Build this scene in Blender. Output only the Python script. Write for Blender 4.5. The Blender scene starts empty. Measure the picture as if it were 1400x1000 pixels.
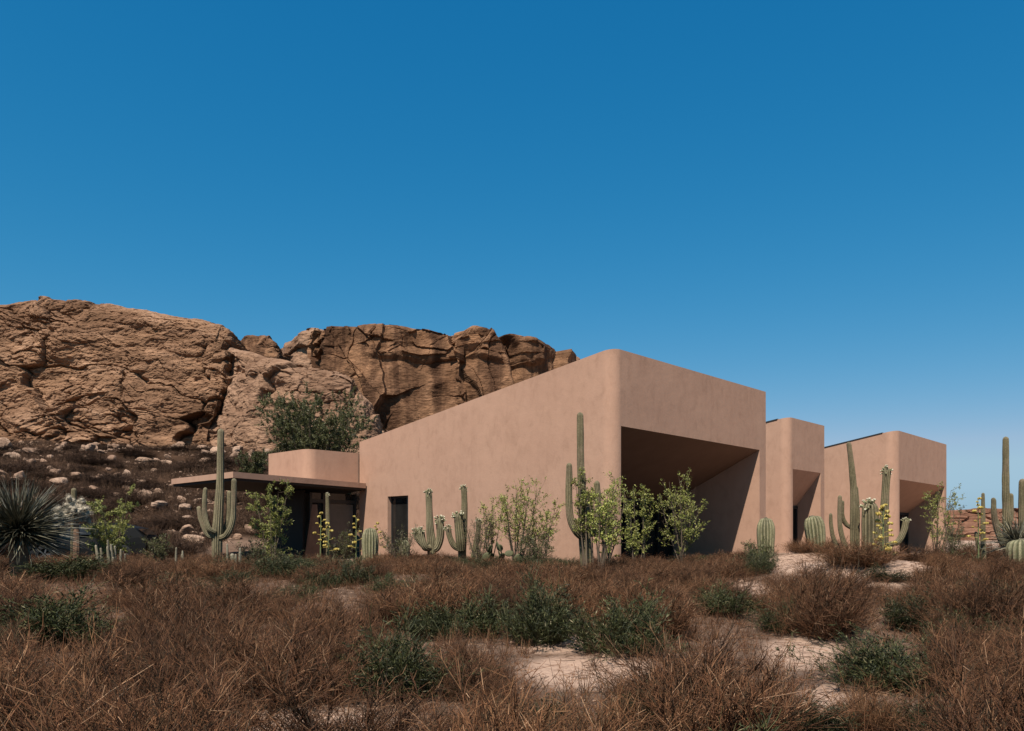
import bpy, math
import numpy as np
from mathutils import Vector

S = bpy.context.scene
COL = S.collection
R = math.radians

# ------------------------------------------------------------------ camera
EYE = 1.03            # eye height above the level of the house floor
F = 1088.0            # focal length in pixels of a 1400 px wide frame
CX, HY = 700.0, 735.0  # principal column, horizon row
cam_d = bpy.data.cameras.new('camera')
cam_d.sensor_width = 36.0
cam_d.lens = 36.0 * F / 1400.0
cam_d.shift_y = (HY - 500.0) / 1400.0
cam_d.clip_start = 0.1
cam_d.clip_end = 6000
cam = bpy.data.objects.new('camera', cam_d)
cam.location = (0, 0, EYE)
cam.rotation_euler = (R(90), 0, 0)
COL.objects.link(cam)
S.camera = cam

# ------------------------------------------------------------------ light
VD = np.array([0.6875, 0.7262, 0.0])     # along the gable fronts
UD = np.array([-0.7262, 0.6875, 0.0])    # along the long facades
sun_vec = 1.1 * -UD + 2.3 * -VD + 3.75 * np.array([0, 0, 1.0])
# -UD is the outward normal of the gable fronts, -VD of the long facade
sun_vec = sun_vec / np.linalg.norm(sun_vec)
SUN_EL = math.asin(sun_vec[2])
SUN_AZ = math.atan2(sun_vec[0], sun_vec[1])
sl = bpy.data.lights.new('sun', 'SUN')
sl.energy = 4.4
sl.angle = R(0.5)
sl.color = (1.0, 0.94, 0.86)
so = bpy.data.objects.new('sun', sl)
so.rotation_euler = Vector(sun_vec).to_track_quat('Z', 'Y').to_euler()
so.location = (0, -20, 40)
COL.objects.link(so)

W = bpy.data.worlds.new('World')
S.world = W
W.use_nodes = True
nt = W.node_tree
bg = nt.nodes['Background']
sky = nt.nodes.new('ShaderNodeTexSky')
sky.sky_type = 'NISHITA'
sky.sun_disc = False
sky.sun_elevation = SUN_EL
sky.sun_rotation = SUN_AZ
sky.altitude = 600
sky.air_density = 1.0
sky.dust_density = 0.6
sky.ozone_density = 3.0
hs = nt.nodes.new('ShaderNodeHueSaturation')
hs.inputs['Hue'].default_value = 0.485
hs.inputs['Saturation'].default_value = 1.35
hs.inputs['Value'].default_value = 1.0
nt.links.new(sky.outputs[0], hs.inputs['Color'])
# the photograph is graded towards a flat, saturated blue: bend each channel of the sky
EXPO = 0.75
STR = 0.06
sc_ = STR * 2 ** EXPO
sep = nt.nodes.new('ShaderNodeSeparateColor'); com = nt.nodes.new('ShaderNodeCombineColor')
nt.links.new(hs.outputs[0], sep.inputs[0])
def sky_math(op, a, b):
    m_ = nt.nodes.new('ShaderNodeMath'); m_.operation = op
    for k_, v_ in enumerate((a, b)):
        if hasattr(v_, 'links'): nt.links.new(v_, m_.inputs[k_])
        else: m_.inputs[k_].default_value = v_
    return m_.outputs[0]
blue_ = sky_math('MULTIPLY', sky_math('POWER', sky_math('MULTIPLY', sep.outputs[2], sc_), 0.54), 0.79)
green_ = sky_math('MULTIPLY', sky_math('POWER', sky_math('MULTIPLY', sep.outputs[1], sc_), 0.74), 0.76)
green_ = sky_math('MINIMUM', green_, sky_math('MULTIPLY', blue_, 0.80))
red_ = sky_math('MULTIPLY', sky_math('POWER', green_, 3.2), 3.2)
red_ = sky_math('MINIMUM', red_, sky_math('MULTIPLY', green_, 0.66))
for ch, v_ in enumerate((red_, green_, blue_)):
    nt.links.new(sky_math('MULTIPLY', v_, 1.0 / sc_), com.inputs[ch])
nt.links.new(com.outputs[0], bg.inputs['Color'])
bg.inputs['Strength'].default_value = STR

S.view_settings.view_transform = 'Standard'
S.view_settings.look = 'None'
S.view_settings.gamma = 1.0
S.view_settings.exposure = EXPO
S.cycles.max_bounces = 6
S.cycles.diffuse_bounces = 1
S.cycles.glossy_bounces = 2
S.cycles.transparent_max_bounces = 4

# ------------------------------------------------------------------ helpers
def px2w(px, py, d):
    """point of the photograph at depth d"""
    return np.array([(px - CX) / F * d, d, EYE + (HY - py) / F * d])

def _hash(ix, iy, iz, seed):
    h = (ix.astype(np.int64) * 374761393 + iy.astype(np.int64) * 668265263
         + iz.astype(np.int64) * 2147483647 + seed * 974634777) & 0xffffffff
    h = ((h ^ (h >> 13)) * 1274126177) & 0xffffffff
    h = ((h ^ (h >> 16)) * 2246822519) & 0xffffffff
    return (h ^ (h >> 15)) & 0xffffffff

def noise3(p, seed=0):
    """value noise, -1..1, p is (N,3)"""
    i = np.floor(p).astype(np.int64)
    f = p - i
    f = f * f * f * (f * (f * 6 - 15) + 10)
    out = 0
    for dx in (0, 1):
        wx = f[:, 0] if dx else 1 - f[:, 0]
        for dy in (0, 1):
            wy = f[:, 1] if dy else 1 - f[:, 1]
            for dz in (0, 1):
                wz = f[:, 2] if dz else 1 - f[:, 2]
                out = out + wx * wy * wz * (_hash(i[:, 0] + dx, i[:, 1] + dy, i[:, 2] + dz, seed) / 4294967295.0)
    return out * 2 - 1

def fbm(p, oct=4, seed=0, gain=0.5):
    a, s, out = 1.0, 0.0, 0
    q = p.copy()
    for k in range(oct):
        out = out + a * noise3(q, seed + k)
        s += a
        a *= gain
        q = q * 2.03 + 7.1
    return out / s

def vor2(a, b, seed=0):
    """2-d cell noise: nearest distance, second distance, random value of the cell"""
    ia, ib = np.floor(a).astype(np.int64), np.floor(b).astype(np.int64)
    f1 = np.full(a.shape, 9.0); f2 = np.full(a.shape, 9.0); cid = np.zeros(a.shape)
    z = np.zeros_like(ia)
    for da in (-1, 0, 1):
        for db in (-1, 0, 1):
            ca, cb = ia + da, ib + db
            pa = ca + _hash(ca, cb, z, seed) / 4294967295.0
            pb = cb + _hash(ca, cb, z + 1, seed) / 4294967295.0
            v = _hash(ca, cb, z + 2, seed) / 4294967295.0
            d = np.hypot(a - pa, b - pb)
            near = d < f1
            f2 = np.where(near, f1, np.minimum(f2, d))
            cid = np.where(near, v, cid)
            f1 = np.where(near, d, f1)
    return f1, f2, cid

def facet(a, b, seed=0):
    """cell noise whose cells are tilted planes: offset plus slope along both axes, -1..1, and the edge distance"""
    ia, ib = np.floor(a).astype(np.int64), np.floor(b).astype(np.int64)
    f1 = np.full(a.shape, 9.0); f2 = np.full(a.shape, 9.0); val = np.zeros(a.shape)
    z = np.zeros_like(ia)
    for da in (-1, 0, 1):
        for db in (-1, 0, 1):
            ca, cb = ia + da, ib + db
            oa = a - (ca + _hash(ca, cb, z, seed) / 4294967295.0)
            ob = b - (cb + _hash(ca, cb, z + 1, seed) / 4294967295.0)
            h0, h1, h2 = (_hash(ca, cb, z + k, seed) / 4294967295.0 - .5 for k in (2, 3, 4))
            v = h0 + 1.7 * h1 * oa + 1.5 * h2 * ob
            d = np.hypot(oa, ob)
            near = d < f1
            f2 = np.where(near, f1, np.minimum(f2, d))
            val = np.where(near, v, val)
            f1 = np.where(near, d, f1)
    return val, f2 - f1

def sstep(a, b, x):
    t = np.clip((x - a) / (b - a), 0, 1)
    return t * t * (3 - 2 * t)

class MB:
    """collects faces and links them as ONE mesh object"""
    def __init__(self):
        self.v, self.q, self.t, self.n = [], [], [], 0
        self.ng = []
        self.att = []
    def add(self, v, quads=None, tris=None, att=None):
        v = np.asarray(v, dtype=np.float64).reshape(-1, 3)
        if quads is not None and len(quads):
            self.q.append(np.asarray(quads, dtype=np.int64).reshape(-1, 4) + self.n)
        if tris is not None and len(tris):
            self.t.append(np.asarray(tris, dtype=np.int64).reshape(-1, 3) + self.n)
        self.v.append(v)
        self.att.append(np.zeros(len(v)) if att is None else np.asarray(att, dtype=np.float64))
        self.n += len(v)
    def poly(self, pts):
        n = len(pts)
        if n == 4: self.add(pts, quads=[[0, 1, 2, 3]])
        elif n == 3: self.add(pts, tris=[[0, 1, 2]])
        else:
            self.add(pts, tris=[[0, i, i + 1] for i in range(1, n - 1)])
    def box(self, c, size, axes=None):
        c = np.asarray(c, float)
        ax = np.eye(3) if axes is None else np.asarray(axes, float)
        h = np.asarray(size, float) / 2
        vs = np.array([c + ax[0] * h[0] * i + ax[1] * h[1] * j + ax[2] * h[2] * k
                       for i in (-1, 1) for j in (-1, 1) for k in (-1, 1)])
        self.add(vs, quads=[[0, 1, 3, 2], [4, 6, 7, 5], [0, 4, 5, 1], [2, 3, 7, 6], [0, 2, 6, 4], [1, 5, 7, 3]])
    def prism(self, base, top):
        n = len(base)
        v = np.array(list(base) + list(top), float)
        tr = [[0, i + 1, i] for i in range(1, n - 1)] + [[n, n + i, n + i + 1] for i in range(1, n - 1)]
        self.add(v, quads=[[i, (i + 1) % n, n + (i + 1) % n, n + i] for i in range(n)], tris=tr)
    def mesh(self, name, mat, smooth=False):
        me = bpy.data.meshes.new(name)
        v = np.concatenate(self.v)
        q = np.concatenate(self.q) if self.q else np.zeros((0, 4), int)
        t = np.concatenate(self.t) if self.t else np.zeros((0, 3), int)
        me.vertices.add(len(v))
        me.vertices.foreach_set('co', v.astype(np.float32).ravel())
        me.loops.add(len(q) * 4 + len(t) * 3)
        me.loops.foreach_set('vertex_index', np.concatenate([q.ravel(), t.ravel()]).astype(np.int32))
        me.polygons.add(len(q) + len(t))
        st = np.concatenate([np.arange(len(q)) * 4, len(q) * 4 + np.arange(len(t)) * 3]).astype(np.int32)
        me.polygons.foreach_set('loop_start', st)
        me.polygons.foreach_set('use_smooth', np.full(len(q) + len(t), smooth))
        a = np.concatenate(self.att)
        if a.any():
            at = me.attributes.new('mix', 'FLOAT', 'POINT')
            at.data.foreach_set('value', a.astype(np.float32))
        me.update(calc_edges=True)
        me.validate()
        me.materials.append(mat)
        return me

def link(name, me, parent=None, loc=None):
    o = bpy.data.objects.new(name, me)
    COL.objects.link(o)
    if parent is not None: o.parent = parent
    if loc is not None: o.location = Vector([float(c) for c in loc])
    return o

def tag(o, label=None, cat=None, group=None, kind=None):
    if label: o['label'] = label
    if cat: o['category'] = cat
    if group: o['group'] = group
    if kind: o['kind'] = kind
    return o

def thing(name, label, cat, loc, rz=0.0, group=None):
    o = bpy.data.objects.new(name, None)
    o.empty_display_size = 0.2
    COL.objects.link(o)
    o.location = Vector([float(c) for c in loc]); o.rotation_euler = (0, 0, rz)
    return tag(o, label, cat, group)

def copy_tree(o, parent=None):
    c = o.copy()
    COL.objects.link(c)
    c.parent = parent
    for ch in list(o.children): copy_tree(ch, c)
    return c

def unit(a):
    return a / np.maximum(np.linalg.norm(a, axis=-1, keepdims=True), 1e-9)

def strands(mb, p0, d, L, bend, r0, r1, seg=3, sides=3):
    """N tapered twigs as thin tubes: start, direction, length, bend vector added along the length"""
    N = len(p0)
    L = np.broadcast_to(np.asarray(L, float), (N,)); r0 = np.broadcast_to(np.asarray(r0, float), (N,)); r1 = np.broadcast_to(np.asarray(r1, float), (N,))
    u = np.linspace(0, 1, seg + 1)
    P = p0[:, None, :] + d[:, None, :] * (L[:, None] * u)[..., None] + bend[:, None, :] * (L[:, None] * u ** 2)[..., None]
    T = unit(d[:, None, :] + 2 * bend[:, None, :] * u[None, :, None])
    ref = np.where(np.abs(T[..., 2:3]) > 0.9, np.array([1.0, 0, 0]), np.array([0, 0, 1.0]))
    A = unit(np.cross(T, ref)); B = np.cross(T, A)
    r = r0[:, None] + (r1 - r0)[:, None] * u
    an = np.arange(sides) * 2 * math.pi / sides
    V = P[:, :, None, :] + r[..., None, None] * (np.cos(an)[None, None, :, None] * A[:, :, None, :] + np.sin(an)[None, None, :, None] * B[:, :, None, :])
    idx = np.arange(N * (seg + 1) * sides).reshape(N, seg + 1, sides)
    a = idx[:, :-1, :]; b = np.roll(a, -1, axis=2); c = np.roll(idx[:, 1:, :], -1, axis=2); e = idx[:, 1:, :]
    mb.add(V.reshape(-1, 3), quads=np.stack([a, b, c, e], -1).reshape(-1, 4))
    return P

def leaves(mb, c, ax, L, Wd, rng, fold=0.25):
    """N small pointed leaves: two triangles each side of a folded midrib"""
    N = len(c)
    ax = unit(ax)
    ref = unit(rng.normal(size=(N, 3)))
    sd = unit(np.cross(ax, ref)); nr = np.cross(ax, sd)
    L = np.broadcast_to(np.asarray(L, float), (N,))[:, None]; Wd = np.broadcast_to(np.asarray(Wd, float), (N,))[:, None]
    v = np.stack([c, c + ax * L * .45 + sd * Wd / 2 + nr * Wd * fold, c + ax * L, c + ax * L * .45 - sd * Wd / 2 + nr * Wd * fold], 1)
    i = np.arange(N)[:, None] * 4
    mb.add(v.reshape(-1, 3), tris=np.concatenate([i + [0, 1, 2], i + [0, 2, 3]]))

# ------------------------------------------------------------------ materials
def mat_new(name, rough=0.9, spec=0.2):
    m = bpy.data.materials.new(name)
    m.use_nodes = True
    n = m.node_tree.nodes
    b = n['Principled BSDF']
    b.inputs['Roughness'].default_value = rough
    b.inputs['Specular IOR Level'].default_value = spec
    return m, m.node_tree, b

def nd(t, kind, **kw):
    n = t.nodes.new(kind)
    for k, v in kw.items():
        if k in n.inputs: n.inputs[k].default_value = v
        else: setattr(n, k, v)
    return n

def ramp(t, fac, stops):
    r = t.nodes.new('ShaderNodeValToRGB')
    e = r.color_ramp.elements
    while len(e) < len(stops): e.new(0.5)
    for k, (p, c) in enumerate(stops):
        e[k].position = p
        e[k].color = (c[0], c[1], c[2], 1)
    t.links.new(fac, r.inputs['Fac'])
    return r.outputs['Color']

def coords(t, scale=(1, 1, 1), obj=False):
    if obj:
        c = t.nodes.new('ShaderNodeTexCoord').outputs['Object']
    else:
        c = t.nodes.new('ShaderNodeNewGeometry').outputs['Position']
    mp = t.nodes.new('ShaderNodeMapping')
    mp.inputs['Scale'].default_value = scale
    t.links.new(c, mp.inputs['Vector'])
    return mp.outputs[0]

def noise(t, vec, scale, detail=4, rough=0.55, dist=0.0):
    n = nd(t, 'ShaderNodeTexNoise', Scale=scale, Detail=detail, Roughness=rough, Distortion=dist)
    t.links.new(vec, n.inputs['Vector'])
    return n.outputs['Fac']

def mixc(t, fac, a, b, mode='MIX'):
    m = t.nodes.new('ShaderNodeMix')
    m.data_type = 'RGBA'; m.blend_type = mode
    for sock, val in ((m.inputs[0], fac), (m.inputs[6], a), (m.inputs[7], b)):
        if hasattr(val, 'links'): t.links.new(val, sock)
        elif isinstance(val, (int, float)): sock.default_value = val
        else: sock.default_value = (val[0], val[1], val[2], 1)
    return m.outputs[2]

def bump(t, b, h, strength, dist):
    n = nd(t, 'ShaderNodeBump', Strength=strength, Distance=dist)
    t.links.new(h, n.inputs['Height'])
    t.links.new(n.outputs[0], b.inputs['Normal'])
    return n

def math_n(t, op, a, b=0.5):
    m = t.nodes.new('ShaderNodeMath'); m.operation = op
    for s, v in ((m.inputs[0], a), (m.inputs[1], b)):
        if hasattr(v, 'links'): t.links.new(v, s)
        else: s.default_value = v
    return m.outputs[0]

def make_stucco():
    m, t, b = mat_new('stucco', 0.92, 0.12)
    p = coords(t)
    big = noise(t, p, 0.55, 5, 0.6)
    mid = noise(t, coords(t, (1, 1, 0.6)), 2.6, 6, 0.65, 0.6)
    c1 = ramp(t, big, [(0.3, (0.358, 0.211, 0.144)), (0.7, (0.389, 0.233, 0.159))])
    c2 = ramp(t, mid, [(0.28, (0.87, 0.86, 0.85)), (0.5, (1, 1, 1)), (0.72, (1.04, 1.04, 1.04))])
    c = mixc(t, 1.0, c1, c2, 'MULTIPLY')
    sp = noise(t, p, 9, 3, 0.7)
    c3 = ramp(t, sp, [(0.2, (0.78, 0.76, 0.74)), (0.31, (1, 1, 1))])
    c = mixc(t, 0.8, c, c3, 'MULTIPLY')
    # faint vertical run marks
    st = noise(t, coords(t, (3.2, 3.2, 0.12)), 1.0, 5, 0.6)
    c4 = ramp(t, st, [(0.25, (0.95, 0.94, 0.93)), (0.55, (1, 1, 1))])
    c = mixc(t, 0.7, c, c4, 'MULTIPLY')
    t.links.new(c, b.inputs['Base Color'])
    h = math_n(t, 'ADD', noise(t, p, 1.4, 5, 0.6), math_n(t, 'MULTIPLY', noise(t, p, 22, 4, 0.7), 0.18))
    bump(t, b, h, 0.32, 0.05)
    return m

def make_flat(name, col, rough=0.8, spec=0.2, var=0.15, scale=3.0, metal=0.0):
    m, t, b = mat_new(name, rough, spec)
    n = noise(t, coords(t), scale, 4, 0.6)
    c = ramp(t, n, [(0.3, [x * (1 - var) for x in col]), (0.7, [x * (1 + var) for x in col])])
    t.links.new(c, b.inputs['Base Color'])
    b.inputs['Metallic'].default_value = metal
    return m

def make_twig(name, stops, rough=0.85, vary=0.35):
    """each twig or leaf of the mesh takes its own tone; each bush shifts a little"""
    m, t, b = mat_new(name, rough, 0.25)
    g = t.nodes.new('ShaderNodeNewGeometry')
    oi = t.nodes.new('ShaderNodeObjectInfo')
    c = ramp(t, g.outputs['Random Per Island'], stops)
    k = ramp(t, oi.outputs['Random'], [(0, (1 - vary, 1 - vary, 1 - vary)), (0.7, (1, 1, 1)), (1, (1 + vary * .45, 1 + vary * .5, 1 + vary * .4))])
    c = mixc(t, 1.0, c, k, 'MULTIPLY')
    t.links.new(c, b.inputs['Base Color'])
    return m

def make_leaf(name, stops, rough=0.5, trans=0.25):
    m = make_twig(name, stops, rough, 0.2)
    t = m.node_tree; b = t.nodes['Principled BSDF']
    b.inputs['Specular IOR Level'].default_value = 0.4
    if trans:
        tr = t.nodes.new('ShaderNodeBsdfTranslucent')
        src = b.inputs['Base Color'].links[0].from_socket
        t.links.new(src, tr.inputs['Color'])
        mx = t.nodes.new('ShaderNodeMixShader'); mx.inputs[0].default_value = trans
        t.links.new(b.outputs[0], mx.inputs[1]); t.links.new(tr.outputs[0], mx.inputs[2])
        t.links.new(mx.outputs[0], t.nodes['Material Output'].inputs['Surface'])
    return m

def make_cactus(name, flesh, rib, cork=(0.16, 0.11, 0.07)):
    m, t, b = mat_new(name, 0.7, 0.3)
    p = coords(t, obj=True)
    n1 = noise(t, p, 2.2, 4, 0.6)
    fl = ramp(t, n1, [(0.3, [x * .78 for x in flesh]), (0.7, [x * 1.15 for x in flesh])])
    at = t.nodes.new('ShaderNodeAttribute'); at.attribute_name = 'mix'
    spk = noise(t, coords(t, (1, 1, 1), True), 26, 2, 0.6)
    k = math_n(t, 'MULTIPLY', at.outputs['Fac'], ramp(t, spk, [(0.3, (0.45,) * 3), (0.55, (1,) * 3)]))
    c = mixc(t, k, fl, rib)
    n2 = noise(t, p, 1.1, 5, 0.7)
    ck = ramp(t, n2, [(0.52, (0, 0, 0)), (0.64, (0.75, 0.75, 0.75))])
    c = mixc(t, ck, c, cork)
    t.links.new(c, b.inputs['Base Color'])
    sc5 = noise(t, coords(t, (3.5, 3.5, 1.1), True), 1.0, 4, 0.6)
    c = mixc(t, 1.0, c, ramp(t, sc5, [(0.35, (0.62, 0.60, 0.58)), (0.55, (1, 1, 1)), (0.7, (1.15, 1.12, 1.08))]), 'MULTIPLY')
    t.links.new(c, b.inputs['Base Color'])
    bump(t, b, noise(t, p, 18, 4, 0.6), 0.4, 0.03)
    return m

def make_rock(name, lo, mid, hi, strata=1.0, zs=3.0, streak=0.0, sc=1.0):
    m, t, b = mat_new(name, 0.95, 0.1)
    p = coords(t)
    n1 = noise(t, coords(t, (0.14 * sc, 0.14 * sc, 0.14 * zs * sc)), 1.0, 8, 0.68, 0.8)
    c = ramp(t, n1, [(0.28, lo), (0.5, mid), (0.72, hi)])
    n2 = noise(t, coords(t, (0.5 * sc, 0.5 * sc, 2.4 * sc)), 1.0, 7, 0.7, 0.4)
    c2 = ramp(t, n2, [(0.32, (0.60, 0.56, 0.54)), (0.52, (1, 1, 1)), (0.75, (1.14, 1.12, 1.1))])
    c = mixc(t, strata, c, c2, 'MULTIPLY')
    n5 = noise(t, coords(t, (0.055 * sc, 0.055 * sc, 0.11 * sc)), 1.0, 6, 0.66, 1.2)
    c = mixc(t, 0.9, c, ramp(t, n5, [(0.36, (0.62, 0.58, 0.56)), (0.5, (1, 1, 1)), (0.66, (1.22, 1.20, 1.16))]), 'MULTIPLY')
    if streak:
        n3 = noise(t, coords(t, (0.36, 0.36, 0.028)), 1.0, 6, 0.6, 0.5)
        c3 = ramp(t, n3, [(0.42, (0.34, 0.32, 0.33)), (0.58, (1, 1, 1))])
        c = mixc(t, streak, c, c3, 'MULTIPLY')
    t.links.new(c, b.inputs['Base Color'])
    h = math_n(t, 'ADD', noise(t, coords(t, (1, 1, 2.2)), 0.9 * sc, 9, 0.68), math_n(t, 'MULTIPLY', n2, 0.8))
    bump(t, b, h, 0.8, 0.45 / sc)
    return m

def make_ground():
    m, t, b = mat_new('sandy_ground', 0.95, 0.08)
    p = coords(t)
    n1 = noise(t, p, 0.35, 6, 0.62)
    sand = ramp(t, n1, [(0.3, (0.33, 0.212, 0.148)), (0.55, (0.40, 0.265, 0.19)), (0.75, (0.45, 0.305, 0.225))])
    n2 = noise(t, p, 2.3, 7, 0.72, 0.5)
    lit = ramp(t, n2, [(0.52, (0, 0, 0)), (0.68, (0.85, 0.85, 0.85))])
    c = mixc(t, lit, sand, (0.17, 0.10, 0.066))
    n3 = noise(t, p, 16, 5, 0.75)
    c = mixc(t, 0.9, c, ramp(t, n3, [(0.28, (0.45, 0.42, 0.40)), (0.48, (1, 1, 1)), (0.8, (1.12, 1.1, 1.08))]), 'MULTIPLY')
    at = t.nodes.new('ShaderNodeAttribute'); at.attribute_name = 'mix'
    n4 = noise(t, p, 0.5, 8, 0.7)
    talus = ramp(t, n4, [(0.3, (0.026, 0.014, 0.008)), (0.6, (0.060, 0.032, 0.018)), (0.8, (0.15, 0.087, 0.055))])
    c = mixc(t, at.outputs['Fac'], c, talus)
    t.links.new(c, b.inputs['Base Color'])
    h = math_n(t, 'ADD', noise(t, p, 3.0, 8, 0.7), math_n(t, 'MULTIPLY', n3, 0.35))
    bump(t, b, h, 0.7, 0.10)
    return m

M = {}
M['stucco'] = make_stucco()
M['metal'] = make_flat('dark_metal', (0.02, 0.019, 0.018), 0.5, 0.4)
M['roofing'] = make_flat('roof_membrane', (0.05, 0.052, 0.055), 0.7, 0.3)
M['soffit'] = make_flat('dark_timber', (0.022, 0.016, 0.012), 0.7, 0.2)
M['ceiling'] = make_flat('shaded_stucco', (0.15, 0.092, 0.064), 0.9, 0.1, 0.08, 1.2)  # stucco tone darkened: shade of the deep wide porch put into the colour
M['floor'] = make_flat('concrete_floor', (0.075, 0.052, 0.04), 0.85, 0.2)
M['timber'] = make_flat('brown_timber', (0.10, 0.06, 0.042), 0.8, 0.2)
M['curtain'] = make_flat('pale_curtain', (0.30, 0.26, 0.20), 0.9, 0.1)
def make_glass():
    m, t, b = mat_new('dark_glass', 0.06, 0.5)
    n = noise(t, coords(t), 1.3, 3, 0.5)
    t.links.new(ramp(t, n, [(0.3, (0.010, 0.009, 0.008)), (0.7, (0.020, 0.018, 0.016))]), b.inputs['Base Color'])
    return m
M['glass'] = make_glass()
M['cliff'] = make_rock('craggy_sandstone', (0.110, 0.059, 0.032), (0.240, 0.133, 0.076), (0.365, 0.218, 0.134), 1.0, 3.0)
M['pale_rock'] = make_rock('pale_sandstone', (0.17, 0.095, 0.057), (0.265, 0.155, 0.096), (0.35, 0.215, 0.14), 0.8, 1.6)
M['mesa'] = make_rock('varnished_sandstone', (0.115, 0.060, 0.032), (0.225, 0.118, 0.063), (0.335, 0.183, 0.103), 0.3, 1.0, 0.9)
M['plateau'] = make_rock('red_sandstone', (0.11, 0.05, 0.03), (0.20, 0.10, 0.062), (0.28, 0.15, 0.10), 1.0, 9.0, 0, 0.6)
M['boulder'] = make_rock('boulder_stone', (0.17, 0.10, 0.064), (0.32, 0.205, 0.14), (0.42, 0.29, 0.21), 0.7, 1.0, 0, 3.0)
M['ground'] = make_ground()
M['brush'] = make_twig('dry_brush', [(0, (0.030, 0.012, 0.0055)), (0.16, (0.040, 0.027, 0.012)), (0.3, (0.068, 0.028, 0.0125)), (0.84, (0.140, 0.059, 0.025)), (0.95, (0.21, 0.106, 0.050)), (1, (0.36, 0.21, 0.12))])
M['brush_dark'] = make_twig('dark_brush', [(0, (0.026, 0.013, 0.007)), (0.7, (0.060, 0.030, 0.016)), (1, (0.11, 0.058, 0.032))])
M['greenbrush'] = make_twig('green_brush', [(0, (0.014, 0.016, 0.005)), (0.6, (0.034, 0.038, 0.011)), (0.92, (0.078, 0.078, 0.026)), (1, (0.19, 0.15, 0.08))], 0.6)
M['stem'] = make_twig('shrub_stem', [(0, (0.07, 0.05, 0.033)), (1, (0.14, 0.10, 0.065))])
M['tanstem'] = make_twig('tan_stem', [(0, (0.25, 0.17, 0.10)), (1, (0.34, 0.24, 0.15))])
M['leaf'] = make_leaf('shrub_leaf', [(0, (0.085, 0.095, 0.018)), (0.6, (0.21, 0.215, 0.045)), (1, (0.40, 0.37, 0.11))])
M['leaf_dark'] = make_leaf('dark_shrub_leaf', [(0, (0.036, 0.039, 0.011)), (0.7, (0.090, 0.092, 0.028)), (1, (0.20, 0.185, 0.068))])
M['leaf_pale'] = make_leaf('pale_shrub_leaf', [(0, (0.11, 0.125, 0.022)), (0.6, (0.28, 0.29, 0.058)), (1, (0.47, 0.45, 0.13))])
M['saguaro'] = make_cactus('saguaro_skin', (0.048, 0.041, 0.016), (0.215, 0.172, 0.094))
M['saguaro_pale'] = make_cactus('pale_saguaro_skin', (0.066, 0.057, 0.025), (0.27, 0.222, 0.13))
M['barrel'] = make_cactus('barrel_skin', (0.062, 0.064, 0.024), (0.31, 0.27, 0.155), (0.13, 0.12, 0.07))
M['torch'] = make_cactus('torch_skin', (0.15, 0.125, 0.08), (0.30, 0.26, 0.18))
M['cholla'] = make_flat('cholla_spines', (0.34, 0.285, 0.21), 0.9, 0.1, 0.25, 14)
M['cholla_trunk'] = make_flat('cholla_bark', (0.16, 0.095, 0.06), 0.95, 0.1, 0.35, 9)
M['petal_white'] = make_flat('white_petals', (0.46, 0.40, 0.28), 0.7, 0.2, 0.25, 20)
M['bud'] = make_flat('cactus_buds', (0.20, 0.19, 0.10), 0.8, 0.2, 0.4, 25)
M['yellow'] = make_twig('yellow_flowers', [(0, (0.22, 0.15, 0.03)), (0.5, (0.40, 0.29, 0.06)), (1, (0.52, 0.44, 0.16))], 0.7, 0.1)
M['stalk'] = make_flat('agave_stalk', (0.12, 0.135, 0.055), 0.7, 0.2, 0.2, 6)
M['blade'] = make_leaf('yucca_blade', [(0, (0.03, 0.028, 0.016)), (0.55, (0.075, 0.068, 0.042)), (0.85, (0.16, 0.145, 0.095)), (1, (0.36, 0.31, 0.21))], 0.45, 0)
M['pad'] = make_flat('prickly_pad', (0.085, 0.082, 0.038), 0.7, 0.25, 0.3, 8)
M['stone'] = M['boulder']

# ------------------------------------------------------------------ terrain
MOUND = (9.3, 21.3)
def H(x, y):
    x = np.asarray(x, float); y = np.asarray(y, float)
    p = np.stack([x, y, np.zeros_like(x)], -1).reshape(-1, 3)
    z = -0.62 * (1 - sstep(9.0, 24.0, y))
    n = (fbm(p * 0.32, 4, 3) * 0.16 + fbm(p * 1.3, 3, 9) * 0.045).reshape(x.shape)
    # keep the pad of the house level
    rx, ry = x - 3.55, y - 28.0
    s = rx * VD[0] + ry * VD[1]; t = rx * UD[0] + ry * UD[1]
    pad = sstep(-3.5, -0.4, t) * sstep(-3.0, 0.0, s)
    z = z + n * (1 - 0.85 * pad)
    g = np.exp(-((x - MOUND[0]) / 2.3) ** 2 - ((y - MOUND[1]) / 2.1) ** 2)
    g2 = np.exp(-((x - 9.8) / 2.8) ** 2 - ((y - 26.2) / 2.3) ** 2)
    z = z + 0.62 * g + 0.50 * g2
    # scree slope climbing to the cliffs
    slope = np.clip(y - 36.0 - 0.12 * np.clip(x + 22, 0, 60), 0, 64)
    k = 1 - sstep(-6.0, 26.0, x)
    hill = 0.195 * slope * k * (1 + 0.12 * fbm(p * 0.07, 3, 21).reshape(x.shape)) + (fbm(p * 0.22, 4, 31) * 0.9).reshape(x.shape) * sstep(0, 10, slope) * k
    return z + hill

def Hs(x, y):
    return float(H(np.array([x]), np.array([y]))[0])

def ground_at(px, py):
    """where the ray of a photo pixel meets the ground"""
    d = np.linspace(4.0, 90, 3000)
    x = (px - CX) / F * d
    zr = EYE + (HY - py) / F * d
    h = H(x, d)
    k = np.argmax(zr <= h)
    return x[k], d[k]

def axis_steps(a, b, fine, far_lo, far_hi, grow=1.16):
    c = list(np.arange(a, b, fine))
    s, v = fine, c[-1]
    while v < far_hi:
        s *= grow; v += s; c.append(v)
    s, v = fine, a
    lo = []
    while v > far_lo:
        s *= grow; v -= s; lo.append(v)
    return np.array(lo[::-1] + c)

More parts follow.
